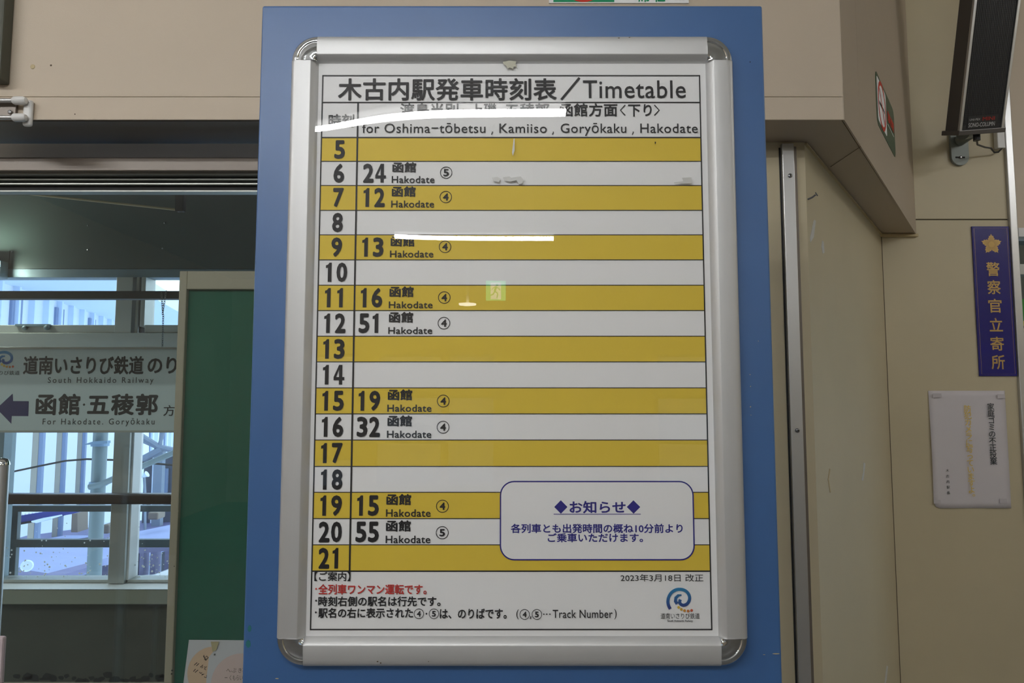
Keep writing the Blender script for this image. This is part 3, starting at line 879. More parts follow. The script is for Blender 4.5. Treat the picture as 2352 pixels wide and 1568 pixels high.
# numbers
def interp(x,xs,ys):
    if x<=xs[0]: i=0
    elif x>=xs[-1]: i=len(xs)-2
    else: i=max(k for k in range(len(xs)-1) if xs[k]<=x)
    return ys[i]+(ys[i+1]-ys[i])*(x-xs[i])/(xs[i+1]-xs[i])
def digits(m,s,x,yt,yb,k=1.0):
    for i,c in enumerate(s):
        cx=x+i*28*k
        a,b_=(cx+5.5*k,cx+18.5*k) if c=='1' else (cx+2*k,cx+26.5*k)
        if c=='1':
            # flagged figure one
            mp=px_rect(a,b_,yt,yb,YT)
            m.add([mp(.36,0),mp(1,0),mp(1,1),mp(.62,1),mp(.36,.90),mp(0,.86),mp(0,.72),mp(.36,.74)],[(0,1,2,3,4,7),(4,5,6,7)])
        elif c=='4':
            # condensed open-armed four
            mp=px_rect(a,b_,yt,yb,YT); y_=YT
            A=[(.50,0),(.80,0),(.80,.22),(1,.22),(1,.38),(.80,.38),(.80,1),(.50,1),(0,.38),(0,.22),(.50,.22)]
            o=len(m.v)
            B=[(.22,.38),(.50,.38),(.50,.76)]
            m.add([mp(*p) for p in A+B],[(0,1,2,10),(2,3,4,5),(9,10,2,5),(9,5,12,11),(9,11,8),(8,11,13,7),(7,13,12,5,6)])
        else:
            lettering(m,c,a,b_,yt-.4,yb+.4,YT,.034)
hcx=([343,400,455,511,568,626,685,742,800,860,920,980,1040,1100,1160,1220,1280],
     [766,764,763,761,759,742.7,740.6,739,736.8,736,734.7,733.5,731.7,731.5,730.2,730,729.6])
mcx=([400,455,568,685,742,920,980,1160,1220],[831.8,829.3,826.3,823.1,821.8,818,817.3,814.6,814.5])
deps={6:('24','5'),7:('12','4'),9:('13','4'),11:('16','4'),12:('51','4'),15:('19','4'),16:('32','4'),19:('15','4'),20:('55','5')}
for h_ in range(5,22):
    i=h_-5; t0,t1=rows[i],rows[i+1]; mid=(t0+t1)/2
    dt=interp(h_,[5,6,12,20],[6.2,5.5,6.7,7.4]); db=interp(h_,[5,6,12,20],[48.4,48.6,51.4,54.5])
    m=MB(); digits(m,str(h_),interp(mid,*hcx),t0+dt,t0+db,1.0+.0009*i); m.build('hour_figure',M['ink'],po)
    if h_ in deps:
        mn,tr=deps[h_]
        m=MB(); digits(m,mn,interp(mid,*mcx),t0+dt,t0+db,1.0+.0015*i); m.build('minute_figure',M['ink'],po)
        f1=interp(h_,[6,12,20],[901.3,893.4,886.6]); f2=interp(h_,[6,12,20],[956,949,943.8])
        a1=interp(h_,[6,12,20],[1.5,2.8,4]); a2=interp(h_,[6,12,20],[25.5,28,30])
        m=MB(); lettering(m,'函館',f1,f2,t0+a1,t0+a2,YT,.032,1.03)
        n1=interp(h_,[6,12,20],[899.7,891.8,885.8]); n2=interp(h_,[6,12,20],[998,992.8,988.5])
        c1=interp(h_,[6,12,20],[33.7,38,39.4]); c2=interp(h_,[6,12,20],[49.7,53.6,56.7])
        lettering(m,'Hakodate',n1,n2,t0+c1,t0+c2,YT,.013,1.05,ref='H'); m.build('destination_lettering',M['ink'],po)
        cx=interp(h_,[6,12,20],[1024.7,1019.6,1015.7]); cy=t0+interp(h_,[6,12,20],[25.7,28.8,32.6])
        m=MB(); ring(m,at(cx,cy,YT),.0086,.0010); lettering(m,tr,cx-6.5,cx+6.5,cy-8.5,cy+8.5,YT,.03); m.build('track_number',M['ink'],po)
# notice box
YB1=.9991
def rrect(x0,x1,yt,yb,r,Y,n=8):
    mp=px_rect(x0,x1,yt,yb,Y); A=mp(0,0); B=mp(1,1); R=r*.00063; pts=[]
    for cx,cz,a0 in ((B.x-R,B.z-R,0),(A.x+R,B.z-R,90),(A.x+R,A.z+R,180),(B.x-R,A.z+R,270)):
        for k in range(n+1):
            a=math.radians(a0+90*k/n); pts.append(Vector((cx+R*math.cos(a),Y,cz+R*math.sin(a))))
    return pts
pts=rrect(1149.5,1593,1105.5,1285,31,YB1)
m=MB(); m.add(pts,[tuple(range(len(pts)))]); m.build('notice_panel',M['paper'],po)
m=MB(); stroke(m,[p+Vector((0,-.0001,0)) for p in pts],.0019,True); m.build('notice_border',M['navy_ink'],po)
YT=.9989
m=MB()
for a,b_ in ((1273,1303.4),(1439.7,1470.5)):
    mp=px_rect(a,b_,1148.5,1179.4,YT); m.add([mp(.5,0),mp(1,.5),mp(.5,1),mp(0,.5)],[(0,1,2,3)])
lettering(m,'お知らせ',1308,1437,1150,1178.5,YT,.024,1.0)
flat(m,1271.6,1471.8,1179.8,1181.3,YT)
m.build('notice_heading',M['navy_ink'],po)
m=MB()
lettering(m,'各列車とも出発時間の概ね10分前より',1173.3,1568,1202.3,1223.8,YT,.022); lettering(m,'ご乗車いただけます。',1258,1477,1223.9,1245,YT,.022)
m.build('notice_lettering',M['navy_ink'],po)
txt('【ご案内】',722,805,1312.8,1334,off=.012)
m=MB(); disc(m,at(726,1352,YT),.0016,4); lettering(m,'全列車ワンマン運転です。',731,980,1341,1365,YT,.022); m.build('red_lettering',M['red_ink'],po)
m=MB(); disc(m,at(726,1379,YT),.0016,4); lettering(m,'時刻右側の駅名は行先です。',731,1012,1369,1392,YT,.022); m.build('lettering',M['ink'],po)
m=MB(); disc(m,at(725.5,1406,YT),.0016,4)
lettering(m,'駅名の右に表示された',731,949,1395.5,1419,YT,.022)
for x,c in ((962,'4'),(996.5,'5')):
    ring(m,at(x,1409,YT),.0067,.0008); lettering(m,c,x-4.6,x+4.6,1402.5,1415.5,YT,.026)
disc(m,at(979.5,1409,YT),.0016,4)
lettering(m,'は、のりばです。',1010,1163.8,1397,1420.5,YT,.022)
lettering(m,'(',1186,1191.5,1399,1422,YT,-.004); lettering(m,')',1411,1416.4,1398,1422,YT,-.004)
for x,c in ((1205,'4'),(1233,'5')):
    ring(m,at(x,1410.5,YT),.0068,.0008); lettering(m,c,x-4.6,x+4.6,1404,1417,YT,.026)
stroke(m,[at(1219.6,1415,YT),at(1218,1421,YT)],.0014)
for x in (1249,1256,1263): disc(m,at(x,1410,YT),.0012,4)
lettering(m,'Track Number',1269.5,1407,1400,1418.5,YT,.004,1.05,ref='H')
m.build('lettering',M['ink'],po)
txt('2023年3月18日 改正',1425.4,1615.5,1318,1335,'date_lettering',off=-.008,spc=1.0)
grad_logo(1534,1585,1352,1399,YT,po,'wave_emblem')
txt('道南いさりび鉄道',1517.5,1607,1407.4,1420.8,'emblem_lettering',off=-.002)
txt('South Hokkaido Railway',1533,1591.3,1423,1427.4,'emblem_lettering',ref='H',off=.006)

# ================================================================ sign on the header above the blue board
YX=YH-.003
hs=thing('header_sign','white sign with a green field and red disc above the blue board','sign',at(1420,5,YX))
MB().box(xat(1261,3,YX),xat(1582,3,YX),YX,YX+.003,zat(7,YX),zat(-150,YX)).build('sign_sheet',M['paper'],hs)
m=MB(); m.add([at(1271,4.8,YX-.0003),at(1411,4.8,YX-.0003),at(1411,-140,YX-.0003),at(1271,-140,YX-.0003)],[(0,1,2,3)])
m.build('green_field',M['sgreen'],hs)
m=MB(); disc(m,at(1340,-48,YX-.0005),xat(1395,-48,YX)-xat(1340,-48,YX),40); m.build('red_disc',M['sred'],hs)
m=MB(); lettering(m,'席 任',1466,1528,-32,5,YX-.0005,.02); m.build('lettering',M['sgreen'],hs)

# ================================================================ aluminium corner strip on the wall under the bulkhead
xa=(xat(1804,400,YW-.012)+xat(1827,1500,YW-.012))/2; xb=(xat(1830,400,YW-.012)+xat(1858,1500,YW-.012))/2
t=empty('trim_3'); tag(t,kind='structure')
MB().box(xa,xb,YW-.012,YW-.0005,0,zat(333,YW)).build('corner_strip',M['alu_dull'],t,bevel=.0015)
MB().box(xb-.001,xb+.006,YW-.010,YW-.0005,0,zat(340,YW)).build('edge_bead',M['dk_taupe'],t)
MB().box(xa-.0035,xa,YW-.002,YW-.0004,0,zat(340,YW)).build('painted_gap_shadow',M['dk'],t)  # dark strip painted in as the shade of the gap
for (px,py) in ((1815,403),(1832,988)):
    m=MB(); c=at(px,py,YW-.0135); c.x=min(max(c.x,xa+.008),xb-.008)
    m.ball(c,.0052,14,6,(1,.5,1)); s_o=m.build('screw',M['screw'],t,smooth=True)
    m=MB(); m.box(c.x-.0026,c.x+.0026,c.y-.0029,c.y-.002,c.z-.0005,c.z+.0005); m.box(c.x-.0005,c.x+.0005,c.y-.0029,c.y-.002,c.z-.0026,c.z+.0026); m.build('screw_slot',M['dk'],s_o)
# bent screw hook
s0,z0_=low_s(1855,452)
hk=thing('screw_hook','small bent steel screw sticking out of the slanting wall beside the strip','screw',low_pt(s0,z0_))
a_=low_pt(s0,z0_-.006,0); 
MB().tube([a_,a_+wn*.010+Vector((0,0,.003)),a_+wn*.018+Vector((0,0,.008))],.0022,8).build('shank',M['screw'],hk)
e=a_+wn*.019+Vector((0,0,.0085)); MB().tube([e,e+(wn*.002+Vector((0,0,.001)))],.0052,12).build('head',M['screw'],hk)

# ================================================================ no-smoking sticker on the slanting side of the bulkhead
sA=side_s(2008,158); sB=side_s(2055,345)
s0,s1=sA[0],sB[0]; zt1=side_s(2008,158)[1]; zb1=side_s(2014,284)[1]
def sk(u,v,o=.0016): return side_pt(s0+(s1-s0)*u, zb1+(zt1-zb1)*v, o)
st=thing('no_smoking_sticker','green and white no-smoking sticker on the slanting side of the bulkhead','sticker',sk(.5,0))
def rr(u0,u1,v0,v1,r,o):
    pts=[]; as_=(zt1-zb1)/(s1-s0)
    for cu,cv,a0 in ((u1-r,v1-r/as_,0),(u0+r,v1-r/as_,90),(u0+r,v0+r/as_,180),(u1-r,v0+r/as_,270)):
        for k in range(5):
            a=math.radians(a0+90*k/4); pts.append(sk(cu+r*math.cos(a),cv+r/as_*math.sin(a),o))
    return pts
MB().slab(rr(0,1,0,1,.07,.0022),-nv*.001).build('sheet',solid('sticker_green',srgb(58,86,62),.35),st)
MB().slab(rr(.05,.50,.10,.93,.03,.0026),-nv*.0003).build('white_field',M['paper'],st)
m=MB(); n=32; asp=(zt1-zb1)/(s1-s0); ctr=(.275,.52); ro=.20; ri=.165
vs=[sk(ctr[0]+r_*math.cos(2*math.pi*k/n),ctr[1]+r_*1.0/asp*math.sin(2*math.pi*k/n),.003) for r_ in (ro,ri) for k in range(n)]
m.add(vs,[(k,(k+1)%n,n+(k+1)%n,n+k) for k in range(n)])
d1=(-.118,.118/asp); pa=(ctr[0]+d1[0],ctr[1]+d1[1]); pb=(ctr[0]-d1[0],ctr[1]-d1[1])
m.add([sk(pa[0],pa[1]-.02,.0031),sk(pa[0]+.02,pa[1]+.01,.0031),sk(pb[0],pb[1]+.02,.0031),sk(pb[0]-.02,pb[1]-.01,.0031)],[(0,1,2,3)])
m.build('prohibition_ring',M['sred'],st)
m=MB(); m.add([sk(.14,.47,.0029),sk(.36,.47,.0029),sk(.36,.53,.0029),sk(.14,.53,.0029)],[(0,1,2,3)])
m.add([sk(.38,.47,.0029),sk(.41,.47,.0029),sk(.41,.53,.0029),sk(.38,.53,.0029)],[(0,1,2,3)])
m.build('cigarette_print',M['ink'],st)
m=MB(); lettering(m,'禁煙',0,1,0,1,0,.04,mapper=lambda s,t:sk(.56+.38*s,.48+.22*t,.0028)); m.build('red_lettering',M['sred'],st)
m=MB(); m.add([sk(.56,.39,.0028),sk(.92,.39,.0028),sk(.92,.41,.0028),sk(.56,.41,.0028)],[(0,1,2,3)]); m.build('white_rule',M['paper'],st)

# ================================================================ column speaker
# leans forward at its top; long axis t runs up and towards the camera
Bp=at(2245,306,2.30); Tp=at(2290,-60,2.12)
ax=(Tp-Bp); Hs=ax.length*1.35; ax.normalize()
wx=Vector((1,0,0)); wx=(wx-ax*wx.dot(ax)).normalized()
# turned a little so that its side shows
ang=math.radians(-5)
fwd=ax.cross(wx).normalized()
if fwd.y>0: fwd=-fwd
wx2=(wx*math.cos(ang)+fwd*math.sin(ang)*-1*-1).normalized(); fw2=(fwd*math.cos(ang)-wx*math.sin(ang)).normalized()
if fw2.dot(Vector((0,-1,0)))<0: fw2=-fw2
def S(a,b_,c): return Bp+wx2*a+fw2*b_+ax*c        # across, out, up
def sbox(mb,a0,a1,b0,b1,c0,c1):
    return mb.add([S(a0,b0,c0),S(a1,b0,c0),S(a1,b1,c0),S(a0,b1,c0),S(a0,b0,c1),S(a1,b0,c1),S(a1,b1,c1),S(a0,b1,c1)],
                  [(0,3,2,1),(4,5,6,7),(0,1,5,4),(1,2,6,5),(2,3,7,6),(3,0,4,7)])
sp=thing('column_speaker','tall black column loudspeaker in a grey metal case, tilted on the far wall','speaker',Bp)
hw=.075
sbox(MB(),-hw,hw,-.06,.012,.012,Hs).build('case',M['spk'],sp,bevel=.002)
for sgn in (-1,1):
    m=MB(); sbox(m,sgn*hw-.0045,sgn*hw+.0045,.008,.018,.012,Hs); m.build('edge_bead',M['alu_dull'],sp,bevel=.001)
sbox(MB(),-hw+.004,hw-.004,.010,.0135,.013,Hs).build('grille_cloth',M['black'],sp)
# woven grille: fine ribs crossing
m=MB(); nc=24
for i in range(nc):
    a=-hw+.006+(2*hw-.012)*i/(nc-1); sbox(m,a-.0007,a+.0007,.0135,.0143,.03,Hs)
nr=int((Hs-.03)/.0062)
for j in range(nr):
    c=.03+j*.0062; sbox(m,-hw+.005,hw-.005,.0135,.0141,c,c+.0014)
o=m.build('grille_ribs',M['mesh_black'],sp); o['kind']='stuff'
sbox(MB(),-hw-.009,hw+.009,-.065,.022,-.002,.014).build('end_cap',M['spk'],sp,bevel=.002)
sbox(MB(),-.052,.056,.0142,.0150,.018,.058).build('name_plate',M['black'],sp)
def smap(a0,a1,c0,c1): return lambda s,t: S(a0+(a1-a0)*s,.0156,c0+(c1-c0)*t)
m=MB(); lettering(m,'SONO-COLUMN',0,1,0,1,0,.012,mapper=smap(-.048,.046,.022,.036)); m.build('name_lettering',solid('silver_print',(.5,.5,.5),.4),sp)
m=MB(); lettering(m,'UNI-PEX',0,1,0,1,0,.01,mapper=smap(-.046,-.008,.043,.050)); m.build('name_lettering',solid('silver_print_small',(.4,.4,.4),.4),sp)
m=MB(); lettering(m,'MINI',0,1,0,1,0,.03,mapper=smap(.000,.044,.041,.053)); m.build('red_lettering',solid('dark_red_print',(.3,.02,.015),.4),sp)
# wall bracket below
cx,cz=xat(2204,340,YF-.01),0
pz0=zat(380,YF-.01); pz1=zat(318,YF-.01)
m=MB(); r=.033; pts=[]
for k in range(13):
    a=math.pi+math.pi*k/12; pts.append((cx+r*math.cos(a),YF-.012,pz0+r+r*math.sin(a)))
pts+= [(cx+r,YF-.012,pz1+.05),(cx-r,YF-.012,pz1+.05)]
m.slab(pts,(0,.0115,0)); m.build('wall_plate',M['bracket'],sp,bevel=.001)
MB().tube([(cx,YF-.012,pz1-.01),(cx+.01,YF-.07,pz1+.0),S(-.03,-.03,0)],.020,14).build('swivel_arm',M['bracket'],sp,smooth=True)
m=MB(); m.ball((cx,YF-.014,pz0+.03),.006,10,5,(1,.5,1)); m.build('bolt',M['screw'],sp)
MB().box(cx-.018,cx+.016,YF-.0135,YF-.012,pz0+.027,pz0+.033).build('bolt_slot',M['dk'],sp)
# cable to the conduit
c0=S(.005,-.01,-.004)
MB().tube([c0+Vector((0,0,.006)),c0+Vector((0,0,-.022))],.011,12).build('plug',M['black'],sp)
cab=[c0+Vector((0,0,-.02)),at(2245,332,2.36),at(2262,338,2.42),at(2276,340,2.46),at(2284,350,2.49),at(2293,349,2.49),at(2302,340,2.495)]
MB().tube(cab,.0032,8).build('cable',M['black'],sp,smooth=True)
cdx0,cdx1=xat(2290,320,YF-.02),xat(2308,320,YF-.02)
cd=tag(MB().box(cdx0,cdx1,YF-.022,YF-.0005,zat(340,YF-.02),ZC).build('cable_duct',M['white_p'],None,bevel=.003),'pale upright cable duct on the wall behind the column loudspeaker','duct')

# ================================================================ navy plate with gold characters
YPL=YF-.006
pl=thing('police_plate','narrow navy wall plate with gold star emblem and upright gold characters','sign',at(2283,863,YPL))
X0p=(xat(2231.5,520,YPL)+xat(2251,864,YPL))/2; X1p=(xat(2316.5,520,YPL)+xat(2337,862,YPL))/2; Z1p=zat(519.5,YPL); Z0p=zat(863.5,YPL)
MB().box(X0p,X1p,YPL,YF-.0003,Z0p,Z1p).build('plate',M['plate_navy'],pl,bevel=.001)
m=MB(); i_=.0075
stroke(m,[(X0p+i_,YPL-.0003,Z0p+i_),(X1p-i_,YPL-.0003,Z0p+i_),(X1p-i_,YPL-.0003,Z1p-i_),(X0p+i_,YPL-.0003,Z1p-i_)],.0008,True); m.build('gold_border',M['gold'],pl)
# star emblem
ec=at(2277.5,561,YPL-.0005); R_=.037; N=60; m=MB(); ring_=[]
for k in range(50):
    a=math.pi/2+2*math.pi*k/50; ph=(k%10)/10
    d_=abs(ph-.0) if ph<.5 else 1-ph
    base=1.0-.44*d_/.5
    jag=(.06 if k%2==0 else -.05)
    ring_.append(ec+Vector((math.cos(a)*R_*(base+jag),0,math.sin(a)*R_*(base+jag))))
m.add(ring_+[ec],[(k,(k+1)%50,50) for k in range(50)]); m.build('star_emblem',M['gold'],pl)
m=MB()
for k in range(40):
    a=2*math.pi*k/40; r1=.30*R_; r2=(.62+.16*math.cos(5*(a-math.pi/2)))*R_
    stroke(m,[ec+Vector((math.cos(a)*r1,-.0003,math.sin(a)*r1)),ec+Vector((math.cos(a)*r2,-.0003,math.sin(a)*r2))],.0006)
m.build('star_grooves',solid('dark_gold',srgb(120,92,48),.4),pl)
m=MB(); disc(m,ec+Vector((0,-.0006,0)),.26*R_,18); m.build('star_centre',M['gold'],pl)
m=MB()
pc=(X0p+X1p)/2+.001
zs_=[(601.8,634),(643,675.5),(686,718),(730,761),(773,805),(815,848)]
for c,(a,b_) in zip('警察官立寄所',zs_):
    za_,zb_=zat(a,YPL),zat(b_,YPL); hw_=.0245
    lettering(m,c,0,0,0,0,0,.014,mapper=(lambda za_,zb_:lambda s,t:Vector((pc-hw_+2*hw_*s,YPL-.0005,zb_+(za_-zb_)*t)))(za_,zb_))
m.build('gold_lettering',M['gold'],pl)

# ================================================================ paper notice
YNN=YF-.003
nt_=thing('paper_notice','creased white paper notice with black and yellow characters under the navy plate','paper',at(2230,1167,YNN))
m=MB(); NU,NV=14,20
q4=[at(2143,1167,YNN),at(2320,1166,YNN),at(2310,897,YNN),at(2134,896,YNN)]
xa_=(q4[0].x+q4[3].x)/2; xb_=(q4[1].x+q4[2].x)/2; z0n=q4[0].z; z1n=q4[2].z
for j in range(NV+1):
    for i in range(NU+1):
        u,v=i/NU,j/NV
        lift=.0015+.0025*math.sin(math.pi*v)*(abs(u-.5)*2)**2+.0012*math.sin(9*u+4*v)
        x=xa_+(xb_-xa_)*u; z=z0n+(z1n-z0n)*v
        if i==0 and j==0: x+=.008; z+=.006
        m.v.append(Vector((x,YF-.001-lift,z)))
for j in range(NV):
    for i in range(NU):
        a=j*(NU+1)+i; m.f.append((a,a+1,a+NU+2,a+NU+1))
o=m.build('sheet',M['note'],nt_); 
for f in o.data.polygons: f.use_smooth=True
so=o.modifiers.new('solid','SOLIDIFY'); so.thickness=.0003
YV=YF-.0072
def vert(s,xc,hw_,y0,y1,mat,off=.0,small=None):
    m=MB(); n=len(s); st_=(y1-y0)/n
    X=xat(xc,(y0+y1)/2,YV)
    W=xat(xc+hw_,(y0+y1)/2,YV)-X
    ref=bbox(glyphs('国',off)[0])
    for i,c in enumerate(s):
        vs,fs=glyphs(c,off)
        za_=zat(y0+st_*i,YV); zb_=zat(y0+st_*(i+1),YV); zc_=(za_+zb_)/2; k=2*W/(ref[1]-ref[0])
        cxr=(ref[0]+ref[1])/2; czr=(ref[2]+ref[3])/2
        dx,dz=(.28,.3) if c in 'っ' and False else (0,0)
        if c=='。': dx,dz=.55*1,.45
        m.add([Vector((X+(v[0]-cxr+dx)*k,YV,zc_+(v[1]-czr+dz)*k)) for v in vs],fs)
    return m.build('lettering',M[mat],nt_)
vert('家庭ゴミの不正投棄',2279,7.2,926,1067,'note_ink',.006)
vert('防犯カメラに写っていますよ。',2227.5,7.5,931,1148,'note_yellow',.004)
vert('木古内駅長',2177.5,3.2,1074,1138,'note_ink',.006)
m=MB()
for (px,py,w,h) in ((2153,908,.016,.008),(2300,910,.014,.008),(2153,1152,.013,.007),(2305,1150,.013,.008)):
    c=at(px,py,YF-.0075); m.slab([c+Vector((-w,0,-h)),c+Vector((w,0,-h*.8)),c+Vector((w*.9,0,h)),c+Vector((-w,0,h))],(0,.0003,0))
m.build('tape_corners',solid('matte_tape',srgb(200,194,198),.5),nt_)

# ================================================================ green poster beyond the trim
YGP=YF+.052
gp=thing('green_poster','green poster with yellow lettering behind the glass beyond the aluminium trim','poster',(xat(2420,1000,YGP),YGP,.12))
gx0=TX+.031; 
MB().box(gx0,gx0+.5,YGP,YGP+.003,zat(955,YGP),zat(686,YGP)).build('sheet',solid('poster_green',srgb(48,140,44),.5),gp)
MB().box(gx0,gx0+.5,YGP,YGP+.003,.12,zat(955,YGP)-.001).build('lower_sheet',M['sign_white'],gp)
m=MB(); c=at(2365,768,YGP-.0004); disc(m,c,.055,24); m.build('yellow_mark',solid('mark_yellow',srgb(216,204,30),.5),gp)
m=MB(); lettering(m,'安全',2340,2420,742,790,YGP-.001,.02); m.build('dark_lettering',M['ink'],gp)
m=MB(); flat(m,2338,2420,812,856,YGP-.0006); m.build('red_tile',M['sred'],gp)
m=MB(); lettering(m,'令和',2345,2385,816,834,YGP-.001,.01); lettering(m,'5年',2345,2385,837,853,YGP-.001,.01); m.build('white_lettering',M['paper'],gp)

# ================================================================ ceiling fixtures of the hall (behind the camera)
def fixture(x0,x1,y,z,label):
    t=thing('ceiling_light',label,'ceiling light',((x0+x1)/2,y,z),'fluorescent battens of the hall')
    MB().box(x0-.03,x1+.03,y-.05,y+.05,z+.03,z+.08).build('housing',M['white_p'],t,bevel=.005)
    for xx in (x0-.01,x1+.01): MB().box(xx-.012,xx+.012,y-.014,y+.014,z-.02,z+.03).build('lamp_holder',M['white_p'],t)
    MB().tube([(x0,y,z),(x1,y,z)],.016,14).build('tube',M['tube'],t,smooth=True)
    for xx in (x0+.15,x1-.15): MB().tube([(xx,y,z+.08),(xx,y,ZC)],.006,8).build('hanger_rod',M['white_p'],t)
names=['hanging fluorescent batten nearest above the camera','hanging fluorescent batten in the second row of the hall']
fixture(-1.0,.22,-.71,2.70,names[0])
fixture(-.86,.31,-2.94,2.70,names[1])
ex=[(-2.30,-1.12,-.71,2.98,'fluorescent batten over the glazed side, continuing the first row'),  # extra unseen battens, added for illumination
    (-3.60,-2.42,-.71,2.98,'fluorescent batten at the outer end of the first row'),
    (2.55,3.75,.45,3.12,'fluorescent batten over the speaker side, first row'),
    (2.55,3.75,-3.6,3.05,'fluorescent batten over the speaker side, second row'),
    (-3.60,-2.42,-1.5,3.14,'fluorescent batten high over the glazed side, just behind the first row')]
for a,b_,y,z_,l in ex: fixture(a,b_,y,z_,l)
# round ceiling spot
dl=thing('downlight','round recessed downlight in the hall ceiling towards the rear wall','ceiling light',(xat(1073,707,1)*8.6,-6.4,2.67))
MB().tube([(dl.location.x,-6.4,2.68),(dl.location.x,-6.4,ZC)],.02,10).build('stem',M['white_p'],dl)
MB().tube([(dl.location.x,-6.4,2.67),(dl.location.x,-6.4,2.685)],.11,20).build('disc',emit('disc_light',(1,.97,.9),14),dl)

# illuminated exit sign hanging in the hall
ey=-5.0; ezc=EYE+math.tan(math.atan((784-666)/F)+PITCH)*7.0; exc=(1137.5-1176)/F*7.0
es=thing('exit_sign','green illuminated running-man exit sign hanging in the hall','sign',(exc,ey,ezc-.11))
H=.105
MB().box(exc-H,exc+H,ey-.03,ey+.0,ezc-H,ezc+H).build('housing',M['white_p'],es,bevel=.004)
m=MB(); m.add([(exc-H,ey+.001,ezc-H),(exc+H,ey+.001,ezc-H),(exc+H,ey+.001,ezc+H),(exc-H,ey+.001,ezc+H)],[(0,1,2,3)]); m.build('green_face',emit('exit_green',(.12,.95,.35),5),es)
m=MB(); m.add([(exc-.055,ey+.002,ezc-.09),(exc+.055,ey+.002,ezc-.09),(exc+.055,ey+.002,ezc+.085),(exc-.055,ey+.002,ezc+.085)],[(0,1,2,3)]); m.build('white_door',emit('exit_white',(.9,1,.9),6),es)
m=MB()
E=lambda x,z: Vector((exc-x,ey+.003,ezc+z))
disc(m,E(-.012,.062),.014,12)
for ln,w in (([(-.004,.045),(.012,-.005)],.024),([(.012,-.005),(-.020,-.030),(-.012,-.075)],.014),([(.012,-.005),(.030,-.040),(.055,-.048)],.014),([(-.002,.040),(-.034,.022),(-.045,.004)],.010),([(-.002,.040),(.028,.030),(.040,.010)],.010)):
    stroke(m,[E(*p_) for p_ in ln],w)
m.build('running_figure',emit('exit_figure',(.10,.85,.3),4),es)
for xx in (-.07,.07): MB().tube([(exc+xx,ey-.015,ezc+H),(exc+xx,ey-.015,ZC)],.004,8).build('hanger_rod',M['white_p'],es)

# ================================================================ outside
snow=solid('snow',(.80,.84,.90),.8); 
o=MB().box(-60,40,3.9,90,-5.3,-5).build('ground_outside',snow); tag(o,kind='structure')
# station building with canopy on the far side
b=thing('station_building','long pale blue station building with ribbed walls and a flat canopy','building',(-12,18,-5))
Mb=solid('pale_blue_cladding',srgb(222,232,246),.7); Mc=solid('canopy_white',srgb(214,230,250),.6); Mp=solid('fawn_column',srgb(158,156,148),.6); Mf=solid('dark_recess_blue',srgb(120,140,175),.6)
p0=Vector((-10.2,13.6,0)); p1=Vector((-14.5,30,0)); dW=(p1-p0).normalized(); nW=Vector((dW.y,-dW.x,0))
Lw=(p1-p0).length+16; pS=p0-dW*8
zE=zat(655,14,0)
def WP(s,z,o=0): v=pS+dW*s+nW*o; return Vector((v.x,v.y,z))
MB().slab([WP(0,-5),WP(Lw,-5),WP(Lw,zE),WP(0,zE)],-nW*.4).build('cladding_wall',Mb,b)
for i in range(40):
    s=i*.78
    m=MB(); m.slab([WP(s,-5,.12),WP(s+.09,-5,.12),WP(s+.09,zE,.12),WP(s,zE,.12)],-nW*.12); m.build('rib',Mc,b)
for i in range(13):
    s=1.4+i*2.35
    m=MB(); m.slab([WP(s,-5,.05),WP(s+.5,-5,.05),WP(s+.5,zE-.15,.05),WP(s,zE-.15,.05)],-nW*.05); m.build('recess',Mf,b)
MB().slab([WP(-4,zE,0),WP(Lw,zE,0),WP(Lw,zE,2.4),WP(-4,zE,2.4)],(0,0,.35)).build('canopy',Mc,b)
# fawn columns of a platform shed seen below the sign
for i,(px,Yc,w) in enumerate(((82,9.0,20),(136,10.4,17),(183,11.8,15))):
    p_=at(px,1060,Yc); r=w/F*Yc/2
    t=thing('platform_column',['fawn platform column outside, widest of three, nearest the window edge','fawn platform column outside, middle of three','fawn platform column outside, thinnest of three beside the grey pole'][i],'column',(p_.x,Yc,-5),'platform columns')
    MB().box(p_.x-r,p_.x+r*.35,Yc,Yc+r,-5,zat(880,Yc)).build('shaft',Mp,t)
    MB().box(p_.x+r*.35,p_.x+r*1.3,Yc+.01,Yc+r,-5,zat(880,Yc)).build('side_flange',Mf,t)
MB2=MB()
# pale wall sheet behind the columns
o=MB().slab([at(-60,1500,11.8),at(330,1500,14),at(330,985,14),at(-60,985,11.8)],(0,.2,0)).build('pale_fence',Mb); tag(o,'pale blue panel wall behind the fawn platform columns','fence')
# big grey pole with bands
YPo=6.0
pp=thing('catenary_mast','thick grey steel mast with clamp bands outside the lower window','mast',(xat(224,1200,YPo),YPo,-5))
xp=xat(224,1150,YPo); rp=15/F*YPo
MB().tube([(xp,YPo,-5),(xp,YPo,zat(860,YPo))],rp,24).build('shaft',M['galv'],pp,smooth=True)
for y in (1019,1110): MB().tube([(xp,YPo,zat(y+5,YPo)),(xp,YPo,zat(y-4,YPo))],rp*1.25,20).build('clamp_band',solid('pale_band',srgb(120,150,180),.5),pp)
MB().slab([at(188,1022,YPo-.1),at(246,1018,YPo-.1),at(246,1012,YPo-.1),at(212,1014,YPo-.1)],(0,.05,0)).build('bracket_arm',solid('bracket_blue',srgb(110,140,170),.5),pp)
MB().tube([at(205,1118,YPo-.1),at(232,1112,YPo-.1),at(300,1082,YPo-.1),at(420,1030,YPo-.1)],.025,8).build('bracket_arm',M['galv'],pp)
# cable
o=MB().tube([at(-40,1102,8),at(20,1085,8),at(90,1070,8),at(150,1058,8),at(200,1054,8),at(260,1056,8),at(400,1068,8)],.012,6).build('overhead_cable',M['dk']); tag(o,'dark sagging overhead cable outside the lower window','cable')
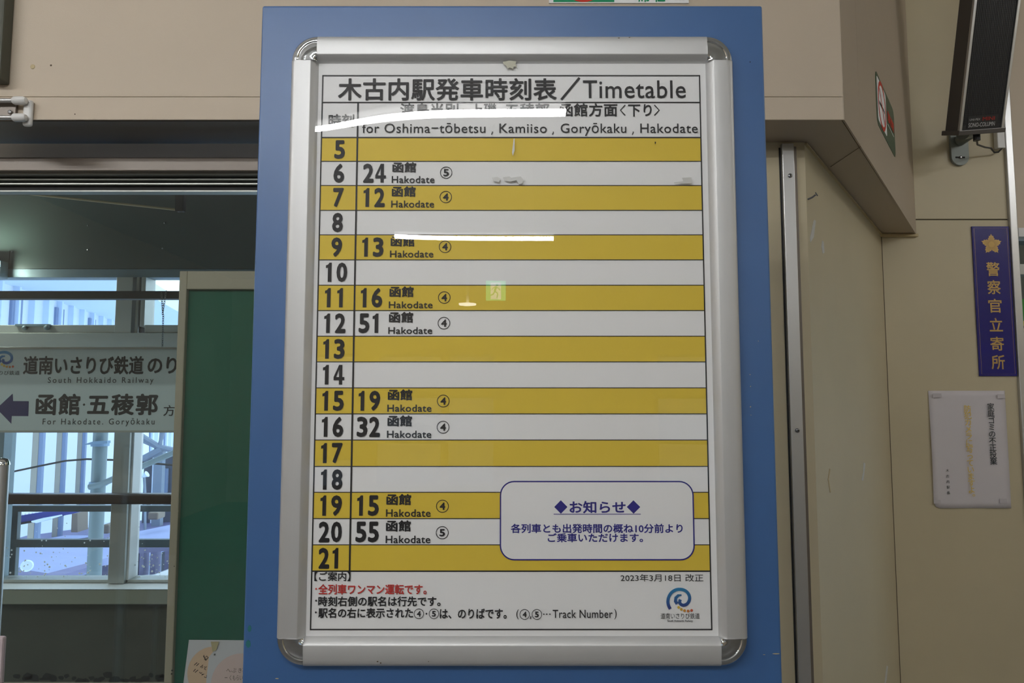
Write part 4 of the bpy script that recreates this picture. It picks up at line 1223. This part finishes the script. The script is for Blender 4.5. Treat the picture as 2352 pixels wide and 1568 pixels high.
# catenary truss at the right pane
tr=thing('catenary_truss','grey steel truss arms crossing outside above the second lower pane','truss',at(360,1060,11))
Mg=solid('truss_grey',srgb(120,135,155),.5)
for a,b_,r in (((300,985),(368,1028),.03),((300,1000),(372,1032),.02),((368,1028),(372,985),.02),((364,1028),(378,985),.02),((362,1026),(430,1040),.03),((305,1066),(372,1030),.035)):
    MB().tube([at(*a,11),at(*b_,11)],r*1.5,8).build('member',Mg,tr)
MB().box(xat(352,1080,11),xat(372,1080,11),11,11.1,-5,zat(1028,11)).build('mast',Mg,tr)
# dark doorway and speaker horn
eb=thing('equipment_cabinet','dark trackside cabinet with pale doors beyond the truss','cabinet',at(380,1200,11.4))
MB().box(xat(330,1090,11.4),xat(430,1090,11.4),11.4,11.9,-5,zat(1046,11.4)).build('body',solid('slate',srgb(80,86,100),.5),eb)
MB().box(xat(346,1090,11.3),xat(362,1090,11.3),11.34,11.4,-1.8,zat(1050,11.4)).build('pale_strip',Mc,eb)
MB().box(xat(366,1090,11.3),xat(380,1090,11.3),11.32,11.4,zat(1130,11.4),zat(1075,11.4)).build('door',Mf,eb)
hn=thing('horn_speaker','small white horn loudspeaker outside the second lower pane','speaker',at(335,1094,10.6))
MB().tube([at(322,1090,10.6),at(330,1093,10.6),at(338,1088,10.6)],[.055,.02,.05],12).build('horn',Mc,hn,smooth=True)
MB().tube([at(331,1094,10.7),at(333,1130,10.7),at(334,1400,10.7)],.02,8).build('stem',Mg,hn)
# blue girder canopy
bg_=thing('blue_girder','dark blue roof girder with a toothed snowy edge outside below the handrail','girder',at(110,1200,8.0))
Mn=solid('girder_blue',srgb(48,62,140),.5)
MB().slab([at(14,1188,8.0),at(130,1169,8.45),at(215,1160,8.8),at(215,1172,8.8),at(130,1186,8.45),at(14,1208,8.0)],(0,.25,0)).build('web',Mn,bg_)
MB().slab([at(14,1206,7.96),at(120,1188,8.4),at(120,1191,8.4),at(14,1211,7.96)],(0,.35,0)).build('lower_flange',M['dk'],bg_)
for i in range(16):
    px=20+i*8; py=1186-i*1.32
    MB().slab([at(px,py+2,7.98),at(px+4,py+1.3,7.98),at(px+4,py-2.5,7.98),at(px,py-2,7.98)],(0,.25,0)).build('tooth',snow,bg_)
MB().slab([at(72,1196,7.92),at(116,1188,7.92),at(117,1191,7.92),at(84,1201,7.92),at(72,1199,7.92)],(0,.2,0)).build('lamp',Mc,bg_)
MB().slab([at(165,1180,8.2),at(178,1178,8.2),at(178,1222,8.2),at(163,1222,8.2)],(0,.2,0)).build('post',M['dk_taupe'],bg_)
# snowy platform roofs: folded sloping sheets
Mr=solid('roof_lilac',srgb(112,112,152),.6,var=.12,vscale=1.2); Mr2=solid('roof_snow',srgb(152,162,204),.7,var=.06,vscale=1.5); Md=solid('under_eave',srgb(70,70,100),.7)
def roof(name,label,pts,mat,parts=()):
    t=thing(name,label,'roof',at(*pts[0][:2],pts[0][2])-Vector((0,0,.3)))
    MB().slab([at(*p_) for p_ in pts],(0,.15,-.12)).build('deck',mat,t)
    for nm,q_,mt in parts:
        MB().slab([at(*p_) for p_ in q_],(0,.08,-.05)).build(nm,mt,t)
    return t
roof('snowy_roof','broad pale snow-dusted platform roof behind the window guard',[(5,1262,7.0),(80,1246,8.5),(205,1243,8.8),(390,1205,9.5),(390,1240,8.0),(210,1290,6.8),(110,1316,6.2),(5,1300,6.2)],Mr2,
     (('ridge',[(5,1300,6.1),(110,1316,6.1),(210,1290,6.7),(210,1300,6.6),(108,1330,6.0),(5,1318,6.0)],Mr),))
roof('platform_roof','lilac platform roof with dark gaps beyond the snowy roof',[(20,1242,9.8),(60,1230,10.6),(190,1213,11.4),(390,1186,12),(390,1212,10.8),(210,1240,10),(60,1250,9.4)],Mr,
     (('snow_streak',[(90,1240,9.9),(150,1229,10.3),(205,1229,10.3),(200,1234,10.1),(110,1244,9.8)],Mr2),('dark_gap',[(182,1239,9.8),(205,1233,9.9),(205,1238,9.7),(186,1241,9.7)],M['dk'])))
roof('far_roof','pale blue low roof edge just below the toothed girder',[(40,1236,11.9),(200,1206,12.5),(300,1192,12.9),(300,1200,12.6),(205,1216,12.2),(60,1240,11.7)],Mb)
o=MB().box(xat(338,1190,8.7),xat(362,1190,8.7),8.7,8.9,zat(1194,8.7),zat(1176,8.7)).build('roof_box',M['dk_taupe'],bevel=.02); tag(o,'dark box standing on the roof behind the second lower pane','box')
o=MB().box(xat(236,1190,8.9),xat(250,1190,8.9),8.9,9.1,zat(1226,8.9),zat(1204,8.9)).build('roof_box',M['dk_taupe'],bevel=.02); tag(o,'small dark box on the roof beside the grey mast','box')
# dark trackside strip with a round lamp low in the first pane
o=MB().slab([at(5,1308,6.7),at(120,1316,6.7),at(255,1296,6.9),at(255,1420,6.5),at(5,1420,6.5)],(0,.1,-.1)).build('track_bed',Md); tag(o,'dark trackside strip low outside the first lower pane','ground')
rl_=thing('round_lamp','round pale lamp low outside the first lower pane','lamp',at(62,1299,5.5))
MB().tube([at(62,1299,5.5),at(62,1299,5.45)],[.045,.035],16).build('glass_face',Mc,rl_)
MB().tube([at(62,1299,5.52),at(24,1312,5.52),Vector((at(24,1312,5.52).x-.05,5.52,-5))],.012,6).build('arm',Mg,rl_)
# guard fence beyond the second pane
fe=thing('lilac_fence','pale lilac fence with upright gaps low outside the second lower pane','fence',at(350,1330,5))
for (a,c) in ((306,314),(318,328),(343,355),(376,392)):
    MB().box(at(a+3,1262,5.2).x,at(c+3,1262,5.2).x,5.2,5.28,-5,zat(1261,5.2)).build('post',Mr,fe)
MB().slab([at(303,1256,5.15),at(395,1252,5.15),at(395,1264,5.15),at(303,1272,5.15)],(0,.08,0)).build('rail',Mr,fe)
MB().slab([at(300,1330,5.1),at(340,1326,5.1),at(392,1306,5.1),at(392,1318,5.1),at(345,1336,5.1),at(300,1345,5.1)],(0,.1,0)).build('snow_cap',snow,fe)
